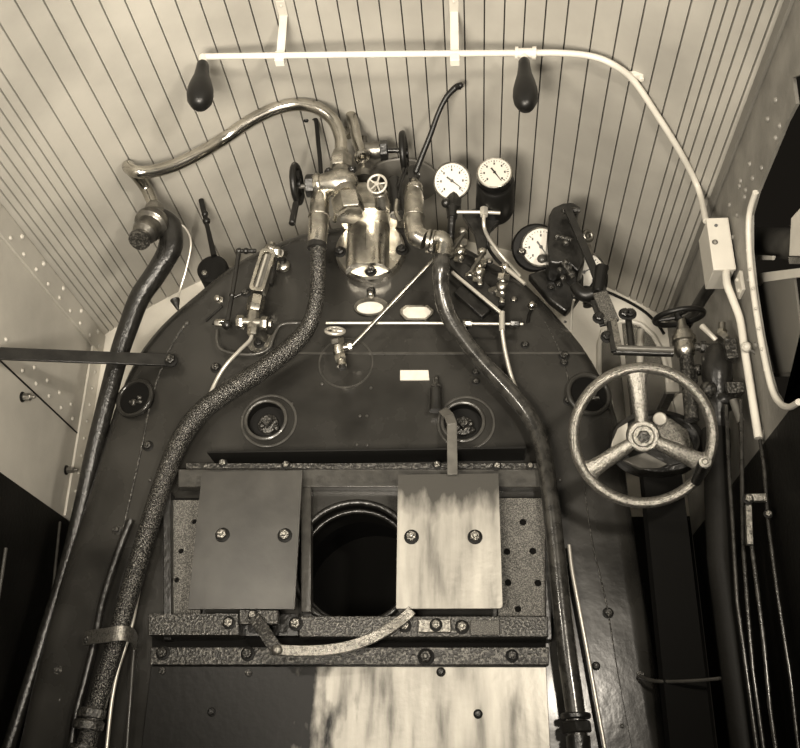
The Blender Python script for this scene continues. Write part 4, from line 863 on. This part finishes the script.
# ------------------------------------------------------------------ lighting conduit, lamps, junction box
q1 = onC(283, 12); yC = q1.y
CD = thing('lighting_conduit', 'white painted conduit running across under the ceiling and down to the junction box', 'conduit', P(281,62,yC))
e = S(400,54,yC)
JX = onX(733, 245, XR-.005)     # where the box touches the right wall
yb = JX.y
cpts = [P(203,60,yC), P(206,57,yC), P(212,56.5,yC), P(280,55.5,yC), P(400,54,yC), P(524,53,yC), P(560,53,yC)]
tail = []
for (x, y, t) in ((590,56,.15),(612,64,.35),(633,80,1),(655,112,1),(680,152,1),(698,188,1)):
    pc = onC(x, y, .03); ph = P(x, y, yC); tail.append(ph.lerp(pc, t))
cpts += tail+[P(706,221,yb+.03)]
a = MB(); a.tube(cpts, .0112, seg=14, n=6); finish(a, 'conduit_tube', 'white', CD)
for x, yt, yb_ in ((283,12,62),(454,8,62)):
    pt = onC(x, yt); a = MB(); pbm = P(x-1, yb_-2, pt.y-.0); w_ = .030
    a.box((pt+V((pt.x,pt.y,pbm.z)))/2 + V((0,.014,0)), (w_, .006, pt.z-pbm.z)); a.box(V((pt.x, pt.y+.014, pbm.z+.02)), (w_*1.1,.03,.045)); br = finish(a, 'hanger_strap', 'white', CD, .002)
    a = MB(); a.box(V((pt.x, pt.y-.02, arch(pt.x)-.004)), (w_*1.15,.075,.006)); finish(a, 'ceiling_tab', 'cream', br, .002)
    stud(br, 'rivet_cream', V((pt.x, pt.y-.035, arch(pt.x)-.007)), .006, (0,0,-1), name='screw')
a = MB(); a.box(tail[2]+V((.01,.0,.018)), (.05,.03,.02)); a.cyl(tail[2]+V((.03,0,.01)), tail[2]+V((.03,0,-.003)), .009); finish(a, 'pipe_clip', 'white', CD, .002)
a = MB(); a.cyl(P(516,53,yC), P(534,53,yC), .017, bev=.002); a.cyl(P(515,53,yC), P(518,53,yC), .022); a.cyl(P(532,53,yC), P(536,53,yC), .022); a.cyl(P(524,53,yC), P(524,61,yC), .013); finish(a, 'tee_fitting', 'white', CD)
a = MB(); a.cyl(P(203,57,yC), P(203,65,yC), .015); a.ball(P(203,57.5,yC), .0155); finish(a, 'end_elbow', 'white', CD)
for (x0, y0, x1, y1, rr, lab) in ((203,63,199,108,13.3,'left black pear-shaped lamp holder hanging at the end of the white conduit'), (524,60,526,110,12.2,'right black pear-shaped lamp holder hanging from the conduit tee')):
    p0 = P(x0,y0,yC); p1 = V((P(x1,y1,yC-.02).x, yC-.02, P(x1,y1,yC-.02).z)); L = (p1-p0).length; r_ = rr*e
    LH = thing('lamp_holder', lab, 'lamp', p1, 'black lamp holders on the conduit')
    a = MB(); a.lathe(p0, p1-p0, [(0,.36*r_),(.04*L,.46*r_),(.15*L,.5*r_),(.3*L,.6*r_),(.45*L,.8*r_),(.6*L,.96*r_),(.72*L,1*r_),(.84*L,.92*r_),(.93*L,.68*r_)], 30); finish(a, 'rubber_shroud', 'rubber', LH)
    a = MB(); a.lathe(p0+(p1-p0)*.925, p1-p0, [(0,.69*r_),(.03*L,.6*r_),(.06*L,.4*r_),(.075*L,.1*r_)], 24); finish(a, 'lens', 'rubber', LH)
JB = thing('junction_box', 'white metal switch box on the right wall where the conduits meet', 'switch box', P(724,270,yb))
f0 = P(706,219,yb); f1 = P(735,270,yb); wB = 22.0*S(718,245,yb); hB = f0.z-f1.z
cxB = (P(717,219,yb).x+P(724.5,270,yb).x)/2; zB = (f0.z+f1.z)/2
# far edge of the side: survey (697,236)
dB = .13
a = MB(); a.box((cxB, yb+dB/2+.006, zB), (wB*.94, dB, hB*.97)); finish(a, 'box_body', 'cream', JB, .002)
a = MB(); a.box((cxB, yb, zB), (wB, .012, hB)); cov = finish(a, 'cover', 'white', JB, .002)
a = MB(); a.cyl(P(716,225.5,yb-.006), P(716,225.5,yb-.009), .006); finish(a, 'screw_hole', 'ink', cov)
a = MB(); a.torus(P(715,242,yb-.008), (0,-1,0), .008, .0025, 16, 6); a.box(P(715,242,yb-.008), (.013,.003,.002)); finish(a, 'cover_screw', 'leaden', cov)
a = MB(); b2 = MB()
pts = [P(726,269,yb+.02), P(727,284,yb+.0), P(733,300,yb), P(741,320,yb), P(746,345,yb), P(751,372,yb), P(756,405,yb), P(761,438,yb)]
pts = [V((min(p.x, XR-.02), p.y, p.z)) for p in pts]
a.tube(pts, 4.0*S(740,330,yb), seg=14); lc = tag(finish(a, 'lower_conduit', 'white'), 'white conduit dropping from the junction box down the right wall', 'conduit')
a = MB(); a.cyl(pts[0]+V((0,0,.012)), pts[0]-V((0,0,.012)), 6*S(740,330,yb), bev=.002); finish(a, 'gland', 'white', lc)
a = MB(); a.ball(P(746,347,yb-.03), .018); a.torus(P(746,347,yb-.045), (0,-1,0), .010, .004, 16, 6); cc = tag(finish(a, 'cable_outlet', 'cream'), 'small round cable outlet on the lower white conduit', 'cable outlet')
a = MB(); a.tube([P(748,349,yb-.03), P(758,356,yb-.03), P(766,375,yb-.02), P(769,400,yb-.01), P(765,425,yb), P(761,440,yb)], .006, seg=8); finish(a, 'cable', 'leaden', cc)
# ------------------------------------------------------------------ beyond the right opening
SH = thing('side_window_sash', 'sliding window sash with grey glass in the right cab opening', 'window sash', onX(770,375,XR+.06))
def xpl(pts, X, th, nm, m, par, bev=.002):
    a = MB(); a.plate([onX(x, y, X) for x, y in pts], (th,0,0)); return finish(a, nm, m, par, bev)
X2 = XR+.06
xpl([(752,283),(759,273),(800,268),(800,277),(762,282),(759,286)], X2, .02, 'top_rail', 'white', SH)
xpl([(757,284),(762,281),(794,278),(806,372),(775,373),(766,340)], X2+.006, .008, 'pane', 'panel', SH)
xpl([(770,372),(810,372),(812,376),(773,377)], X2, .02, 'bottom_rail', 'leaden', SH)
a = MB(); p0 = onX(745,246,XR+.14); p1 = onX(806,248,XR+.14); 
pa = P(752,247,yb); 
dd = P(800,250,-.2)
a.tube([V((XR+.10, P(757,247,0).y-.0, 0))*0+onX(742,240,XR+.16), onX(815,246,XR+.16)], .055, seg=20, smooth=False)
OC = tag(finish(a, 'roof_shutter_roll', 'leaden'), 'dark glossy roller seen through the right cab opening', 'roller')
OP = thing('outer_post', 'white post with dark band outside the right cab opening at the frame edge', 'post', onX(795,290,XR+.3))
xpl([(791,218),(803,205),(812,240),(803,256),(789,256)], XR+.05, .02, 'post_face', 'white', OP)
xpl([(788,257),(812,257),(812,264),(789,264)], XR+.05, .02, 'band', 'pipe', OP)
xpl([(757,255),(773,256),(772,260),(757,260)], XR+.07, .01, 'sill_tab', 'white', OP)
# catch on the wall below the box
a = MB(); q = onX(740,285,XR-.006); a.box(q, (.012,.07,.075)); ct = tag(finish(a, 'wall_catch', 'white', None, .002), 'small white plate catch on the wall right under the junction box', 'catch'); stud(ct, 'rivet_cream', q+V((-.006,0,.02)), .008, (-1,0,0)); stud(ct, 'rivet_cream', q+V((-.006,0,-.022)), .008, (-1,0,0))
# ------------------------------------------------------------------ light
w = bpy.data.worlds.new('rear_fill_world'); sc.world = w; w.use_nodes = True  # added gradient, bright only behind the camera, to fill the cab
N = w.node_tree.nodes; L = w.node_tree.links; bg = N['Background']
tc = N.new('ShaderNodeTexCoord'); sp = N.new('ShaderNodeSeparateXYZ'); L.new(tc.outputs['Generated'], sp.inputs[0])
mr = N.new('ShaderNodeMapRange'); mr.inputs['From Min'].default_value = -.15; mr.inputs['From Max'].default_value = -.75
L.new(sp.outputs['Y'], mr.inputs['Value'])
mx = N.new('ShaderNodeMix'); mx.data_type = 'RGBA'; L.new(mr.outputs[0], mx.inputs[0])
mx.inputs[6].default_value = (.010,.0085,.0066,1); mx.inputs[7].default_value = (.15,.14,.117,1)
L.new(mx.outputs[2], bg.inputs['Color']); bg.inputs['Strength'].default_value = 1.0
def area(loc, tgt, size, power, name, spread=180):
    l = bpy.data.lights.new(name, 'AREA'); l.shape = 'DISK'; l.size = size; l.energy = power; l.color = (1,.905,.765); l.spread = math.radians(spread)
    o = bpy.data.objects.new(name, l); COL.objects.link(o); o.location = loc
    o.rotation_mode = 'QUATERNION'; o.rotation_quaternion = (V(tgt)-V(loc)).to_track_quat('-Z', 'Y'); return o
area((-.55,-2.75,.10), (-.6,-.1,2.75), .8, 79, 'added_ceiling_fill', 95)  # added unseen light low behind the cab to brighten the ceiling
area((.85,-3.4,.9), (-.7,0,1.9), .2, 32, 'added_fill_right', 110)  # added unseen light from the right for highlights and left wall
area((-1.4,-3.0,1.3), (-.2,0,2.2), .2, 12, 'added_fill_left', 120)  # added unseen fill light from the left
sc.view_settings.view_transform = 'Standard'; sc.view_settings.look = 'None'; sc.view_settings.gamma = 1; sc.view_settings.exposure = 0.0
